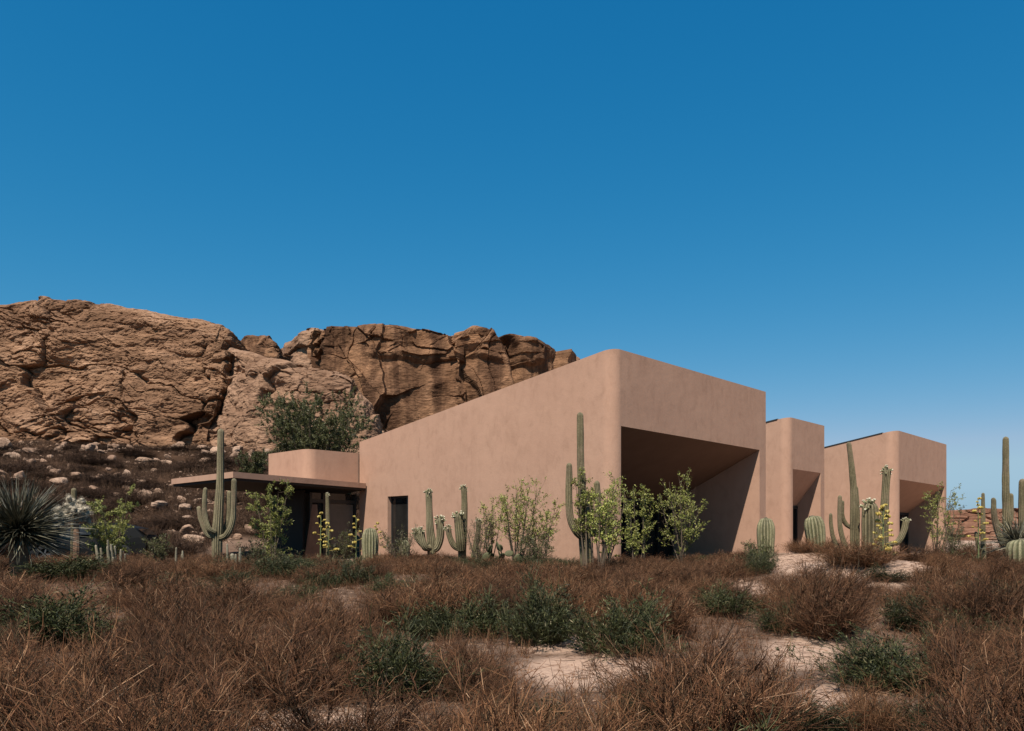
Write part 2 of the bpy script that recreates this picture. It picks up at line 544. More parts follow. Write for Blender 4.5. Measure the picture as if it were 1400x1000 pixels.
# bare patches: column, row, half width px, half height px
BARE = [(800, 918, 92, 24), (1098, 893, 56, 22), (390, 988, 140, 26), (1130, 968, 30, 30), (1205, 775, 62, 24), (1090, 770, 42, 14),
        (480, 770, 20, 8), (1025, 812, 26, 14), (760, 880, 55, 14)]
def bare(px, py):
    for a, b, c, d in BARE:
        if ((px - a) / c) ** 2 + ((py - b) / d) ** 2 < 1: return True
    return False
def to_px(x, y, z):
    return CX + x / y * F, HY - (z - EYE) / y * F

gx = axis_steps(-20, 24, 0.2, -3500, 3500)
gy = axis_steps(3, 34, 0.2, -300, 4500, 1.06)
GX, GY = np.meshgrid(gx, gy)
GZ = H(GX, GY)
tal = np.clip(sstep(37, 44, GY - 0.12 * np.clip(GX + 22, 0, 60)) * (1 - sstep(-4, 12, GX)), 0, 1)
# dark plant litter covers the ground of the field except on the bare patches
GP = np.stack([GX, GY, GZ], -1).reshape(-1, 3)
lit_ = 0.78 * sstep(3, 6, GY) * (1 - sstep(40, 60, np.abs(GX))) * (1 - sstep(36, 60, GY))
ppx = CX + GX / np.maximum(GY, .5) * F; ppy = HY - (GZ - EYE) / np.maximum(GY, .5) * F
for a_, b_, c_, d_ in BARE:
    e_ = np.sqrt(((ppx - a_) / c_) ** 2 + ((ppy - b_) / d_) ** 2)
    lit_ = lit_ * sstep(0.75, 1.25, e_ + 0.25 * fbm(GP * 1.5, 3, 15).reshape(GX.shape))
mnd = np.exp(-((GX - MOUND[0]) / 2.6) ** 2 - ((GY - MOUND[1]) / 2.4) ** 2)
lit_ = lit_ * (1 - sstep(.25, .6, mnd))
tal = np.maximum(tal, lit_)
mb = MB()
ni, nj = GX.shape
ii = np.arange(ni * nj).reshape(ni, nj)
mb.add(np.stack([GX, GY, GZ], -1).reshape(-1, 3),
       quads=np.stack([ii[:-1, :-1], ii[:-1, 1:], ii[1:, 1:], ii[1:, :-1]], -1).reshape(-1, 4), att=tal.ravel())
tag(link('ground', mb.mesh('ground', M['ground'], True)), kind='structure')

# ------------------------------------------------------------------ cliffs
def interp_path(pts, n):
    pts = np.asarray(pts, float)
    seg = np.hypot(np.diff(pts[:, 0]), np.diff(pts[:, 1]))
    s = np.concatenate([[0], np.cumsum(seg)])
    q = np.linspace(0, s[-1], n)
    return np.stack([np.interp(q, s, pts[:, k]) for k in range(pts.shape[1])], -1), q

def rock_sheet(name, path, zbase, nu, nv, batter, cap, disp, mat, seed, rnd=2.0, capdrop=0.55):
    cap = min(cap, 5.0); capdrop = 0.55
    """a rock mass: plan path (x, y, top z) walled up to its top and rolled over into a cap behind"""
    P, q = interp_path(path, nu)
    # smooth the corners of the path a little
    for _ in range(6):
        P[1:-1] = (P[:-2] + 2 * P[1:-1] + P[2:]) / 4
    T = unit(np.gradient(P[:, :2], axis=0))
    Nn = np.stack([T[:, 1], -T[:, 0]], -1)          # outward (towards the viewer)
    v = np.concatenate([np.linspace(0, 1, nv), 1 + np.linspace(0, 1, nv // 4 + 1)[1:]])
    hgt = (P[:, 2] - zbase)[:, None]
    fv = np.clip(v, 0, 1)[None, :]; cv = np.clip(v - 1, 0, 1)[None, :]
    z = zbase + hgt * fv
    # roll over near the top
    near = np.clip((z - (zbase + hgt - rnd)) / rnd, 0, 1)
    back = batter * (z - zbase) + rnd * (1 - np.sqrt(np.clip(1 - near ** 2 * 0.97, 0, 1))) * 0.8 + cap * cv
    z = z - capdrop * cap * cv ** 1.5
    X = P[:, 0][:, None] + 0 * back
    Y = P[:, 1][:, None] + back
    Q = np.stack([X, Y, z], -1).reshape(-1, 3)
    qq = np.broadcast_to(q[:, None], X.shape).ravel()
    zz = (zbase + hgt * fv + cap * cv).ravel()
    d = disp(qq, zz, Q, seed).reshape(X.shape)
    fade = (1 - 0.75 * cv) * (0.15 + 0.85 * (sstep(0, 6, q) * sstep(0, 6, q[-1] - q)))[:, None]
    up = 0.06 + (0.05 if disp is slab else 0.30) * near
    Q = Q.reshape(X.shape + (3,))
    Q[..., 0] += Nn[:, 0][:, None] * d * fade
    Q[..., 1] += Nn[:, 1][:, None] * d * fade
    Q[..., 2] += d * up * fade
    ni, nj = X.shape
    ii = np.arange(ni * nj).reshape(ni, nj)
    mb = MB()
    mb.add(Q.reshape(-1, 3), quads=np.stack([ii[:-1, :-1], ii[1:, :-1], ii[1:, 1:], ii[:-1, 1:]], -1).reshape(-1, 4))
    return tag(link(name, mb.mesh(name, mat, False)), kind='structure')

def crag(a, z, Q, seed):
    w = fbm(Q * 0.10, 3, seed + 40); w2 = fbm(Q * np.array([.3, .3, .4]), 3, seed + 44)
    zw = z + 3.0 * w + 0.9 * w2 + 0.16 * a
    aw = a + 2.0 * w2 + 2.0 * w
    low = 1 - sstep(12, 22, z + 6 * w)                      # blockier towards the foot
    v1, e1 = facet(aw / 8.0, zw / 4.2, seed)
    v2, e2 = facet(aw / 3.0 + 0.5 * w, zw / 1.35 + 0.3 * w2, seed + 5)
    v3, e3 = facet(aw / 1.1, zw / 0.50 + .6 * w2, seed + 6)
    m = fbm(Q * np.array([0.05, 0.05, 0.07]), 4, seed + 7)
    r1 = sstep(-0.2, 0.35, fbm(Q * 0.055, 4, seed + 77) + 0.35 * low - 0.05)
    r2 = sstep(-0.15, 0.35, fbm(Q * 0.10, 3, seed + 78) + 0.30 * low - 0.05)
    d = 2.8 * m + (1.7 * v1 - 0.7 * (1 - sstep(0.0, 0.06, e1))) * r1
    d += (0.85 * v2 - 0.35 * (1 - sstep(0.0, 0.10, e2))) * (0.2 + 0.9 * r2)
    d += (0.36 * v3 - 0.14 * (1 - sstep(0.0, 0.16, e3))) * (0.4 + 0.7 * r2)
    d += 0.60 * fbm(Q * np.array([0.40, 0.40, 0.8]), 6, seed + 11, 0.62)
    return d

def slab(a, z, Q, seed):
    w = fbm(Q * 0.09, 3, seed + 40); w2 = fbm(Q * 0.3, 3, seed + 41)
    m = fbm(Q * np.array([0.06, 0.06, 0.05]), 3, seed + 7)
    # tilted joint-bounded faces, a few deep vertical fractures, a broken cap layer
    v1, e1 = facet(a / 9.0 + 0.45 * w + .1 * w2, z / 13.0 + 0.5 * w, seed)
    v2, e2 = facet(a / 4.5 + 0.9 * w + .2 * w2, z / 5.5 + 1.1 * w, seed + 3)
    r = sstep(-0.1, 0.3, fbm(Q * 0.07, 2, seed + 19))
    d = 1.6 * m + 2.3 * v1 + 1.1 * v2 * r - 0.5 * (1 - sstep(0, .05, e2)) * r
    for a0, wd, dp in ((38.5, 1.0, 3.4), (44.6, .8, 2.8), (35.0, 2.4, 2.0), (17.5, .5, .9), (31.0, 1.2, .8)):
        d -= dp * np.exp(-((a - a0 - 2.6 * w - 0.6 * w2 - 0.12 * (20 - z)) / wd) ** 2)
    top = sstep(25.6, 26.4, z + 2.2 * w) * sstep(-.35, .15, fbm(Q * .12, 2, seed + 25))
    v3, e3 = facet(a / 3.4 + w2, z / 1.1 + w, seed + 8)
    d += top * (0.7 * v3 + 0.5)
    d += 0.32 * fbm(Q * np.array([0.45, 0.45, 0.5]), 5, seed + 11, .62)
    return d

def lump(a, z, Q, seed):
    w = fbm(Q * 0.1, 3, seed + 40); w2 = fbm(Q * 0.35, 3, seed + 43)
    v1, e1 = facet(a / 8 + 0.6 * w + .15 * w2, z / 5.0 + 0.6 * w + .2 * w2, seed)
    v2, e2 = facet(a / 2.4 + 0.6 * w2, z / 1.2 + 0.6 * w2, seed + 5)
    r2 = sstep(-0.15, 0.35, fbm(Q * 0.13, 3, seed + 78))
    d = 1.8 * w + 1.4 * v1 - 0.35 * (1 - sstep(0, 0.06, e1))
    d += (0.55 * v2 - 0.2 * (1 - sstep(0, 0.12, e2))) * (.2 + .8 * r2)
    return d + 0.55 * fbm(Q * np.array([0.35, 0.35, 0.7]), 6, seed + 11, .62)

def W2(px, d, py, dt):
    """plan point at depth d whose top edge leans back to depth dt, at photo column px, row py"""
    return ((px - CX) / F * dt, d, EYE + (HY - py) / F * dt)

rock_sheet('cliff', [(-95, 84, 30), W2(-120, 90, 414, 98), W2(0, 93, 406, 101), W2(45, 93, 402, 101), W2(80, 93, 399, 101), W2(140, 93, 404, 101), W2(185, 93, 411, 101), W2(220, 93, 418, 101),
                     W2(265, 93, 425, 101), W2(298, 93, 433, 101), W2(312, 94, 446, 101), (-34.8, 100, 25.0), (-34.0, 104, 21.0), (-36.5, 118, 20.0)],
           3.0, 640, 300, 0.30, 30, crag, M['cliff'], 12, 3.0)
rock_sheet('lower_cliff', [(-46, 106, 22), W2(290, 99, 470, 105), W2(325, 95, 474, 101), W2(365, 91, 489, 98), W2(410, 88, 500, 95), W2(455, 87.5, 505, 94), W2(485, 87.5, 517, 94),
                           W2(507, 88.5, 545, 94), (-15.6, 93, 15), (-16.5, 108, 13)],
           3.0, 460, 210, 0.24, 14, lump, M['pale_rock'], 23, 3.0, 0.0)
rock_sheet('rock_outcrop', [(-60, 130, 28), W2(296, 124, 466, 128), W2(326, 119, 453, 126), W2(364, 116, 453, 123), W2(384, 117, 468, 124), W2(400, 122, 488, 127), (-40, 130, 25)],
           8.0, 260, 150, 0.28, 14, lump, M['mesa'], 36, 0.8)
rock_sheet('rock_outcrop', [(-52, 142, 28), W2(385, 136, 474, 142), W2(405, 132, 462, 139), W2(425, 129, 453, 137), W2(452, 130, 450, 137), W2(475, 132, 452, 139), (-28, 142, 33)],
           8.0, 260, 150, 0.25, 14, lump, M['pale_rock'], 37, 2.5)
rock_sheet('mesa', [(-31, 126, 30), (-29.0, 116, 31.0), W2(448, 109, 449, 112), W2(475, 108, 446, 110), W2(540, 107, 446, 109), W2(600, 107, 448, 109),
                    W2(634, 106, 445, 108), W2(650, 107, 448, 109), W2(700, 108, 460, 110), W2(735, 110, 468, 112), W2(757, 113, 477, 115), W2(770, 118, 489, 120), (9.5, 134, 27)],
           2.0, 800, 300, 0.05, 20, slab, M['mesa'], 57, 0.7)
rock_sheet('rock_outcrop', [W2(740, 160, 492, 164), W2(765, 156, 489, 162), W2(790, 157, 486, 162), W2(812, 162, 494, 166), (20, 176, 30)],
           6.0, 120, 90, 0.2, 14, lump, M['pale_rock'], 39, 3.0)
rock_sheet('plateau', [(118, 290, 9.5), W2(1240, 262, 697.5, 266), W2(1330, 258, 697, 262), W2(1400, 262, 696, 266), (240, 268, 10.8), (360, 300, 11), (520, 330, 12)],
           -2.0, 900, 60, 0.5, 120, lambda a, z, Q, s: 2.2 * fbm(Q * np.array([.05, .05, .3]), 5, s) + 1.2 * (vor2(a / 7, z / 1.3, s)[2] - .5), M['plateau'], 71, 0.8, 0.0)

# ------------------------------------------------------------------ house
house = thing('house', 'low modern desert house of pink brown stucco with three sloping wings and a canopy', 'house', (3.55, 28.0, 0))
HO = np.array([3.55, 28.0, 0.0])

def wing(O, width, depth, zfront, slope, r, op, win=None, edge=True, zb=-0.6):
    O = np.asarray(O, float)
    def T(s, t, z): return O - HO + VD * s + UD * t + np.array([0, 0, z])
    zt = lambda t: zfront - slope * t
    m = MB()
    def wallq(pts): m.poly([T(*p) for p in pts])
    s0, s1, zo, tb, zl = op
    # long facade (s = 0)
    if win:
        w0, w1, wz = win
        wallq([(0, w0, zb), (0, r, zb), (0, r, zt(r)), (0, w0, zt(w0))])
        wallq([(0, w1, wz), (0, w0, wz), (0, w0, zt(w0)), (0, w1, zt(w1))])
        wallq([(0, depth, zb), (0, w1, zb), (0, w1, zt(w1)), (0, depth, zt(depth))])
        dp = 0.28
        wallq([(0, w0, wz), (0, w1, wz), (dp, w1, wz), (dp, w0, wz)])
        wallq([(0, w0, zb), (0, w0, wz), (dp, w0, wz), (dp, w0, zb)])
        wallq([(0, w1, zb), (dp, w1, zb), (dp, w1, wz), (0, w1, wz)])
    else:
        wallq([(0, depth, zb), (0, r, zb), (0, r, zt(r)), (0, depth, zt(depth))])
    # rounded corner
    K = 14
    arc = [(r - r * math.cos(a), r - r * math.sin(a)) for a in np.linspace(0, math.pi / 2, K + 1)]
    for (a0, b0), (a1, b1) in zip(arc[:-1], arc[1:]):
        wallq([(a0, b0, zb), (a1, b1, zb), (a1, b1, zt(b1)), (a0, b0, zt(b0))])
    # gable front with the deep opening
    if s0 > r: wallq([(r, 0, zb), (s0, 0, zb), (s0, 0, zfront), (r, 0, zfront)])
    wallq([(s0, 0, zo), (s1, 0, zo), (s1, 0, zfront), (s0, 0, zfront)])
    wallq([(s1, 0, zb), (width, 0, zb), (width, 0, zfront), (s1, 0, zfront)])
    # far side and back
    wallq([(width, 0, zb), (width, depth, zb), (width, depth, zt(depth)), (width, 0, zfront)])
    wallq([(width, depth, zb), (0, depth, zb), (0, depth, zt(depth)), (width, depth, zt(depth))])
    # top
    m.poly([T(a, b, zt(b)) for a, b in arc] + [T(width, 0, zfront), T(width, depth, zt(depth)), T(0, depth, zt(depth))])
    # recess: cheeks, sloping soffit, wall above and beside the glass
    wallq([(s0, 0, zb), (s0, tb, zb), (s0, tb, zl), (s0, 0, zo)])
    wallq([(s1, 0, zb), (s1, 0, zo), (s1, tb, zl), (s1, tb, zb)])
    me = m.mesh('wing', M['stucco'], False)
    w = link('wing', me, house)
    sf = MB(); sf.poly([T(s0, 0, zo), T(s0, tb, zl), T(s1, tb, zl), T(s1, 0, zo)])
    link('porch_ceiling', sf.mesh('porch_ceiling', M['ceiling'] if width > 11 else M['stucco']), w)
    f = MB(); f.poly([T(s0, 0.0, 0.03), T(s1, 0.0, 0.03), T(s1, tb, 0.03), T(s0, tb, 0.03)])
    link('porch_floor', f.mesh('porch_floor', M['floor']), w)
    # glazed back wall of the recess
    ax = [VD, UD, np.array([0, 0, 1.0])]
    g = MB(); g.box(T((s0 + s1) / 2, tb + 0.04, zl / 2), (s1 - s0 - .02, 0.03, zl - .02), ax)
    link('glass_wall', g.mesh('glass_wall', M['glass']), w)
    n = max(2, int(round((s1 - s0) / 1.3)))
    for k in range(n + 1):
        g = MB(); g.box(T(s0 + 0.05 + (s1 - s0 - 0.1) * k / n, tb - 0.05, zl / 2), (0.08, 0.10, zl - 0.04), ax)
        link('mullion', g.mesh('mullion', M['metal']), w)
    g = MB(); g.box(T((s0 + s1) / 2, tb - 0.06, zl - 0.08), (s1 - s0 - 0.02, 0.12, 0.16), ax)
    link('lintel', g.mesh('lintel', M['metal']), w)
    rf = MB()
    ins = 0.30
    c4 = [(ins, ins + r), (width - ins, ins + r), (width - ins, depth - ins), (ins, depth - ins)]
    rf.prism([T(a, b, zt(b) - 0.05) for a, b in c4], [T(a, b, zt(b) + 0.02) for a, b in c4])
    link('roof', rf.mesh('roof', M['roofing']), w)
    if edge:
        e = MB()
        a0, a1, b0, b1 = -0.03, 0.25, r + 0.15, depth
        e.prism([T(a0, b0, zt(b0) - .02), T(a1, b0, zt(b0) - .02), T(a1, b1, zt(b1) - .02), T(a0, b1, zt(b1) - .02)],
                [T(a0, b0, zt(b0) + .045), T(a1, b0, zt(b0) + .045), T(a1, b1, zt(b1) + .045), T(a0, b1, zt(b1) + .045)])
        link('roof_edge', e.mesh('roof_edge', M['metal']), w)
    if win:
        w0, w1, wz = win
        g = MB(); g.box(T(0.24, (w0 + w1) / 2, wz / 2), (0.02, w1 - w0 - .16, wz - .1), ax)
        link('window_pane', g.mesh('window_pane', M['glass']), w)
        g = MB()
        for tt in (w0 + .045, w1 - .045): g.box(T(0.24, tt, wz / 2), (0.08, 0.085, wz - .005), ax)
        g.box(T(0.24, (w0 + w1) / 2, wz - .05), (0.08, w1 - w0 - .18, 0.09), ax)
        link('window_frame', g.mesh('window_frame', M['metal']), w)
    return w

w1 = wing(HO, 11.8, 15.0, 7.72, 0.14, 0.46, (0.484, 11.18, 5.0, 4.6, 2.8), (11.32, 12.81, 2.92), False)
w1['label'] = 'largest wing with the wide dark porch'
w2 = wing((15.23, 43.85, 0), 4.92, 11.0, 7.68, 0.145, 0.48, (0.57, 4.38, 4.84, 1.5, 2.9))
w2['label'] = 'narrow middle wing'
w3 = wing((23.74, 49.2, 0), 10.72, 12.0, 7.68, 0.17, 0.65, (0.66, 10.24, 4.66, 2.5, 2.8))
w3['label'] = 'far right wing'

def lp(px, py, d): return px2w(px, py, d) - HO

# annex above the canopy
AO = np.array([-9.35, 36.3, 0.0])
m = MB()
def TA(s, t, z): return AO - HO + VD * s + UD * t + np.array([0, 0, z])
az0, az1, ar, aw, ad = -0.4, 5.08, 0.5, 2.85, 3.4
K = 12
arc = [(ar - ar * math.cos(a), ar - ar * math.sin(a)) for a in np.linspace(0, math.pi / 2, K + 1)]
zc = 3.30                                   # stucco stops here over the glazed entrance
m.poly([TA(0, ad, zc), TA(0, ar, zc), TA(0, ar, az1), TA(0, ad, az1)])
for (a0, b0), (a1, b1) in zip(arc[:-1], arc[1:]):
    m.poly([TA(a0, b0, zc), TA(a1, b1, zc), TA(a1, b1, az1), TA(a0, b0, az1)])
m.poly([TA(ar, 0, zc), TA(aw, 0, zc), TA(aw, 0, az1), TA(ar, 0, az1)])
m.poly([TA(aw, ad, az0), TA(0, ad, az0), TA(0, ad, az1), TA(aw, ad, az1)])
m.poly([TA(a, b, az1) for a, b in arc] + [TA(aw, 0, az1), TA(aw, ad, az1), TA(0, ad, az1)])
annex = link('annex', m.mesh('annex', M['stucco']), house)
ax = [VD, UD, np.array([0, 0, 1.0])]
g = MB(); g.box(TA(1.55, 0.25, 1.5), (2.55, 0.04, 3.2), ax)
link('entrance_glass', g.mesh('entrance_glass', M['glass']), annex)
g = MB(); g.box(TA(1.55, 0.45, 1.45), (1.5, 0.03, 2.5), ax)
g = MB()
for s_ in (0.30, 1.0, 2.75): g.box(TA(s_, 0.18, 1.5), (0.11, 0.10, 3.2), ax)
g.box(TA(1.55, 0.18, 2.72), (2.4, 0.09, 0.16), ax)
link('entrance_frame', g.mesh('entrance_frame', M['metal']), annex)
g = MB(); g.box(TA(1.9, 0.16, 1.3), (1.45, 0.03, 2.6), ax)
link('entrance_door', g.mesh('entrance_door', make_flat('grey_door', (0.085, 0.075, 0.062), 0.4, 0.4)), annex)
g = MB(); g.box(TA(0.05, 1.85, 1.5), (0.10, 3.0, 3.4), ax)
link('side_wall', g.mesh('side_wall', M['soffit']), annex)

# canopy
cz, ct = 3.60, 0.235
cA = np.array([-10.9, 31.1]); cB = np.array([-6.95, 37.8]); cC = np.array([-14.98, 35.0])
cB = cB + (cB - cA) / np.linalg.norm(cB - cA) * 0.02
cD = cC + (np.array([-7.4, 38.4]) - cA) * 1.35
cE = np.array([-7.6, 38.9])
outline = [cA, cB, cE, cD, cC]
lo = [np.array([p[0], p[1], cz - ct]) - HO for p in outline]
hi = [np.array([p[0], p[1], cz]) - HO for p in outline]
m = MB(); m.prism(lo, hi)
canopy = link('canopy', m.mesh('canopy', M['stucco']), house)
cen = np.mean(outline, axis=0)
ins = [cen + (p - cen) * 0.985 for p in outline]
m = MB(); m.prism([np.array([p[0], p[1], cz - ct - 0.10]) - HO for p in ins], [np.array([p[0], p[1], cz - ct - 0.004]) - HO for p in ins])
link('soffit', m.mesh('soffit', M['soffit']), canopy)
bk = MB()
b0, b1 = cC + (cD - cC) * 0.72, cE + (cD - cE) * 0.1
# battered stucco pier beside the entrance
m = MB()
pA = lp(417, 757, 34.6); pB = lp(441, 757, 35.4)
pz = lambda px, py, d: lp(px, py, d)
base = [lp(415, 770, 34.0), lp(441, 770, 35.3), lp(441, 770, 35.9), lp(415, 770, 34.6)]
top1 = [lp(427, 690, 34.6), lp(433.5, 690, 34.95), lp(433.5, 690, 35.55), lp(427, 690, 35.2)]
m.prism(base, top1)
link('entrance_pier', m.mesh('entrance_pier', M['timber']), house)

# ------------------------------------------------------------------ parked car (mostly hidden by plants)
def make_car(loc, rz):
    c = thing('parked_car', 'black car parked behind the spiky desert spoon and the leafy shrub', 'car', loc, rz)
    paint = make_flat('black_paint', (0.008, 0.008, 0.008), 0.5, 0.08, 0.1, 2)
    # body: lofted side profile, narrower at the roof
    prof = [(-2.35, .35), (-2.38, .75), (-2.25, 1.0), (-1.2, 1.06), (-.45, 1.50), (.2, 1.60), (1.1, 1.58), (1.9, 1.38), (2.25, 1.05), (2.36, .8), (2.32, .35)]
    nw = 5
    m = MB()
    rows = []
    for k in range(nw):
        f = -1 + 2 * k / (nw - 1)
        row = []
        for x, z in prof:
            wdt = 0.93 - 0.22 * max(0, (z - 1.0) / .6) - (0.05 if abs(x) > 2.2 else 0)
            row.append((x * (1 - 0.02 * abs(f) ** 2), f * wdt, z - 0.02 * f * f))
        rows.append(row)
    n = len(prof)
    v = [p for r_ in rows for p in r_]
    q = [[k * n + i, (k + 1) * n + i, (k + 1) * n + i + 1, k * n + i + 1] for k in range(nw - 1) for i in range(n - 1)]
    q += [[k * n + n - 1, (k + 1) * n + n - 1, (k + 1) * n, k * n] for k in range(nw - 1)]
    tr = [[0, i, i + 1] for i in range(1, n - 1)] + [[(nw - 1) * n, (nw - 1) * n + i + 1, (nw - 1) * n + i] for i in range(1, n - 1)]
    m.add(v, quads=q, tris=tr)
    link('body', m.mesh('body', paint), c)
    for sx, nm in (((-1.15, 1.10, -.50, 1.46), 'windscreen'), ((1.93, 1.33, 2.2, 1.09), 'rear_window')):
        x0, z0, x1, z1 = sx
        g = MB(); off = -0.02 if nm == 'windscreen' else 0.02
        g.poly([(x0 + off, -.72, z0 + .02), (x1 + off, -.60, z1 + .02), (x1 + off, .60, z1 + .02), (x0 + off, .72, z0 + .02)])
        link(nm, g.mesh(nm, M['glass']), c)
    for side in (-1, 1):
        for x0, x1, x2, x3 in ((-.95, -.35, .25, .25), (.35, .35, 1.05, 1.45)):
            g = MB()
            wl = lambda z: side * (0.935 - 0.22 * (z - 1.0) / .6)
            g.poly([(x0, wl(1.1), 1.1), (x3, wl(1.1), 1.1), (x2, wl(1.46), 1.46), (x1, wl(1.46), 1.46)])
            link('side_window', g.mesh('side_window', M['glass']), c)
        for x in (-1.45, 1.45):
            g = MB()
            a = np.linspace(0, 2 * math.pi, 25)[:-1]
            ring = lambda r_, y: np.stack([x + r_ * np.cos(a), np.full(24, y), 0.34 + r_ * np.sin(a)], -1)
            yy = side * 0.95
            rr = [ring(.34, side * .72), ring(.35, side * .78), ring(.35, yy - side * .03), ring(.31, yy), ring(.22, yy)]
            vv = np.concatenate(rr)
            qq = [[k * 24 + i, k * 24 + (i + 1) % 24, (k + 1) * 24 + (i + 1) % 24, (k + 1) * 24 + i] for k in range(4) for i in range(24)]
            g.add(vv, quads=qq)
            w = link('wheel', g.mesh('wheel', make_flat('tyre', (.015, .015, .015), .9)), c)
            g = MB()
            for k in range(5):
                an = k * 2 * math.pi / 5
                g.box((x + .11 * math.cos(an), yy - side * .015, .34 + .11 * math.sin(an)), (.22, .02, .05), [(math.cos(an), 0, math.sin(an)), (0, 1, 0), (-math.sin(an), 0, math.cos(an))])
            link('rim', g.mesh('rim', make_flat('rim_metal', (.09, .09, .09), .4, .4, .1, 3, .5)), w)
        g = MB(); g.box((-2.28, side * .62, .86), (.14, .38, .13))
        link('headlight', g.mesh('headlight', make_flat('lamp_glass', (.55, .56, .58), .1, .6)), c)
    return c
_cx = px2w(128, 735, 32.0)
make_car((_cx[0], 32.0, Hs(_cx[0], 32.0) + 0.02), R(6))

# ------------------------------------------------------------------ brush variants
def make_brush(seed, green=False, dens=1.0):
    """unit bush: about 1 m wide and 0.9 m tall"""
    rng = np.random.default_rng(seed)
    mb = MB()
    n = int((95 if not green else 70) * dens)
    az = rng.uniform(0, 2 * math.pi, n)
    el = np.arccos(rng.uniform(0.22, 1.0, n))           # angle from upright
    d = np.stack([np.sin(el) * np.cos(az), np.sin(el) * np.sin(az), np.cos(el)], -1)
    lean = rng.normal(size=2) * 0.12
    env = 1 / np.sqrt((np.sin(el) / 0.52) ** 2 + (np.cos(el) / 0.88) ** 2)
    lump = 0.78 + 0.25 * np.sin(az * 2 + rng.uniform(0, 6)) * np.sin(el) + 0.16 * rng.normal(size=n)
    L = env * np.clip(lump, 0.4, 1.25)
    p0 = np.stack([rng.normal(size=n) * .09, rng.normal(size=n) * .09, np.full(n, -0.03)], -1)
    bend = np.stack([lean[0] + rng.normal(size=n) * .12, lean[1] + rng.normal(size=n) * .12, 0.16 + rng.normal(size=n) * .08], -1)
    P = strands(mb, p0, d, L * .80, bend, 0.0037, 0.0018, 5)
    # second order twigs
    m2 = int((24 if not green else 24) * dens)
    src = np.repeat(np.arange(n), m2)
    u = rng.beta(2.0, 1.3, len(src)) * 0.98 + 0.02
    k = np.clip((u * 5).astype(int), 0, 4); fr = u * 5 - k
    a = P[src, k]; b = P[src, k + 1]
    q = a + (b - a) * fr[:, None]
    d2 = unit(unit(b - a) + rng.normal(size=q.shape) * 0.55 + np.array([0, 0, 0.35]))
    L2 = rng.uniform(0.08, 0.24, len(src)) * (0.75 + 0.5 * L[src])
    b2 = rng.normal(size=q.shape) * 0.22 + np.array([0, 0, 0.10])
    P2 = strands(mb, q, d2, L2, b2, 0.0023, 0.0011, 2)
    if not green:
        s3 = rng.choice(len(src), int(len(src) * 2.2))
        f = rng.uniform(0.2, 1, len(s3))[:, None]
        q3 = P2[s3, 1] * (1 - f) + P2[s3, 2] * f
        d3 = unit(unit(P2[s3, 2] - P2[s3, 1]) + rng.normal(size=q3.shape) * 0.65 + np.array([0, 0, .2]))
        strands(mb, q3, d3, rng.uniform(0.035, 0.11, len(s3)), rng.normal(size=q3.shape) * .15, 0.0017, 0.0009, 1)
    else:
        s3 = rng.choice(len(src), int(len(src) * 4.0))
        f = rng.uniform(0, 1, len(s3))[:, None]
        q3 = P2[s3, 1] * (1 - f) + P2[s3, 2] * f
        d3 = unit(P2[s3, 2] - P2[s3, 1]) + rng.normal(size=q3.shape) * 0.6 + np.array([0, 0, .25])
        leaves(mb, q3, d3, rng.uniform(.03, .065, len(s3)), rng.uniform(.007, .013, len(s3)), rng)
    return mb

BR = [make_brush(100 + k).mesh('dry_brush', M['brush']) for k in range(6)]
BD = [make_brush(140 + k, False, 0.8).mesh('dark_brush', M['brush_dark']) for k in range(2)]
GR = [make_brush(200 + k, True).mesh('green_brush', M['greenbrush']) for k in range(4)]
rg = np.random.default_rng(5)
PLACED = []

def put_bush(kind, x, y, w, h, label, group, sink=0.02):
    me = {'B': BR, 'G': GR, 'D': BD}[kind]
    me = me[rg.integers(len(me))]
    nm = {'B': 'dry_bush', 'G': 'green_bush', 'D': 'dark_bush'}[kind]
    o = link(nm, me, None, (x, y, Hs(x, y) - sink))
    o.rotation_euler = (rg.normal() * .05, rg.normal() * .05, rg.uniform(0, 6.28))
    o.scale = (w, w * rg.uniform(.9, 1.1), h)
    tag(o, label, 'bush', group)
    PLACED.append((x, y, w * .5))
    return o

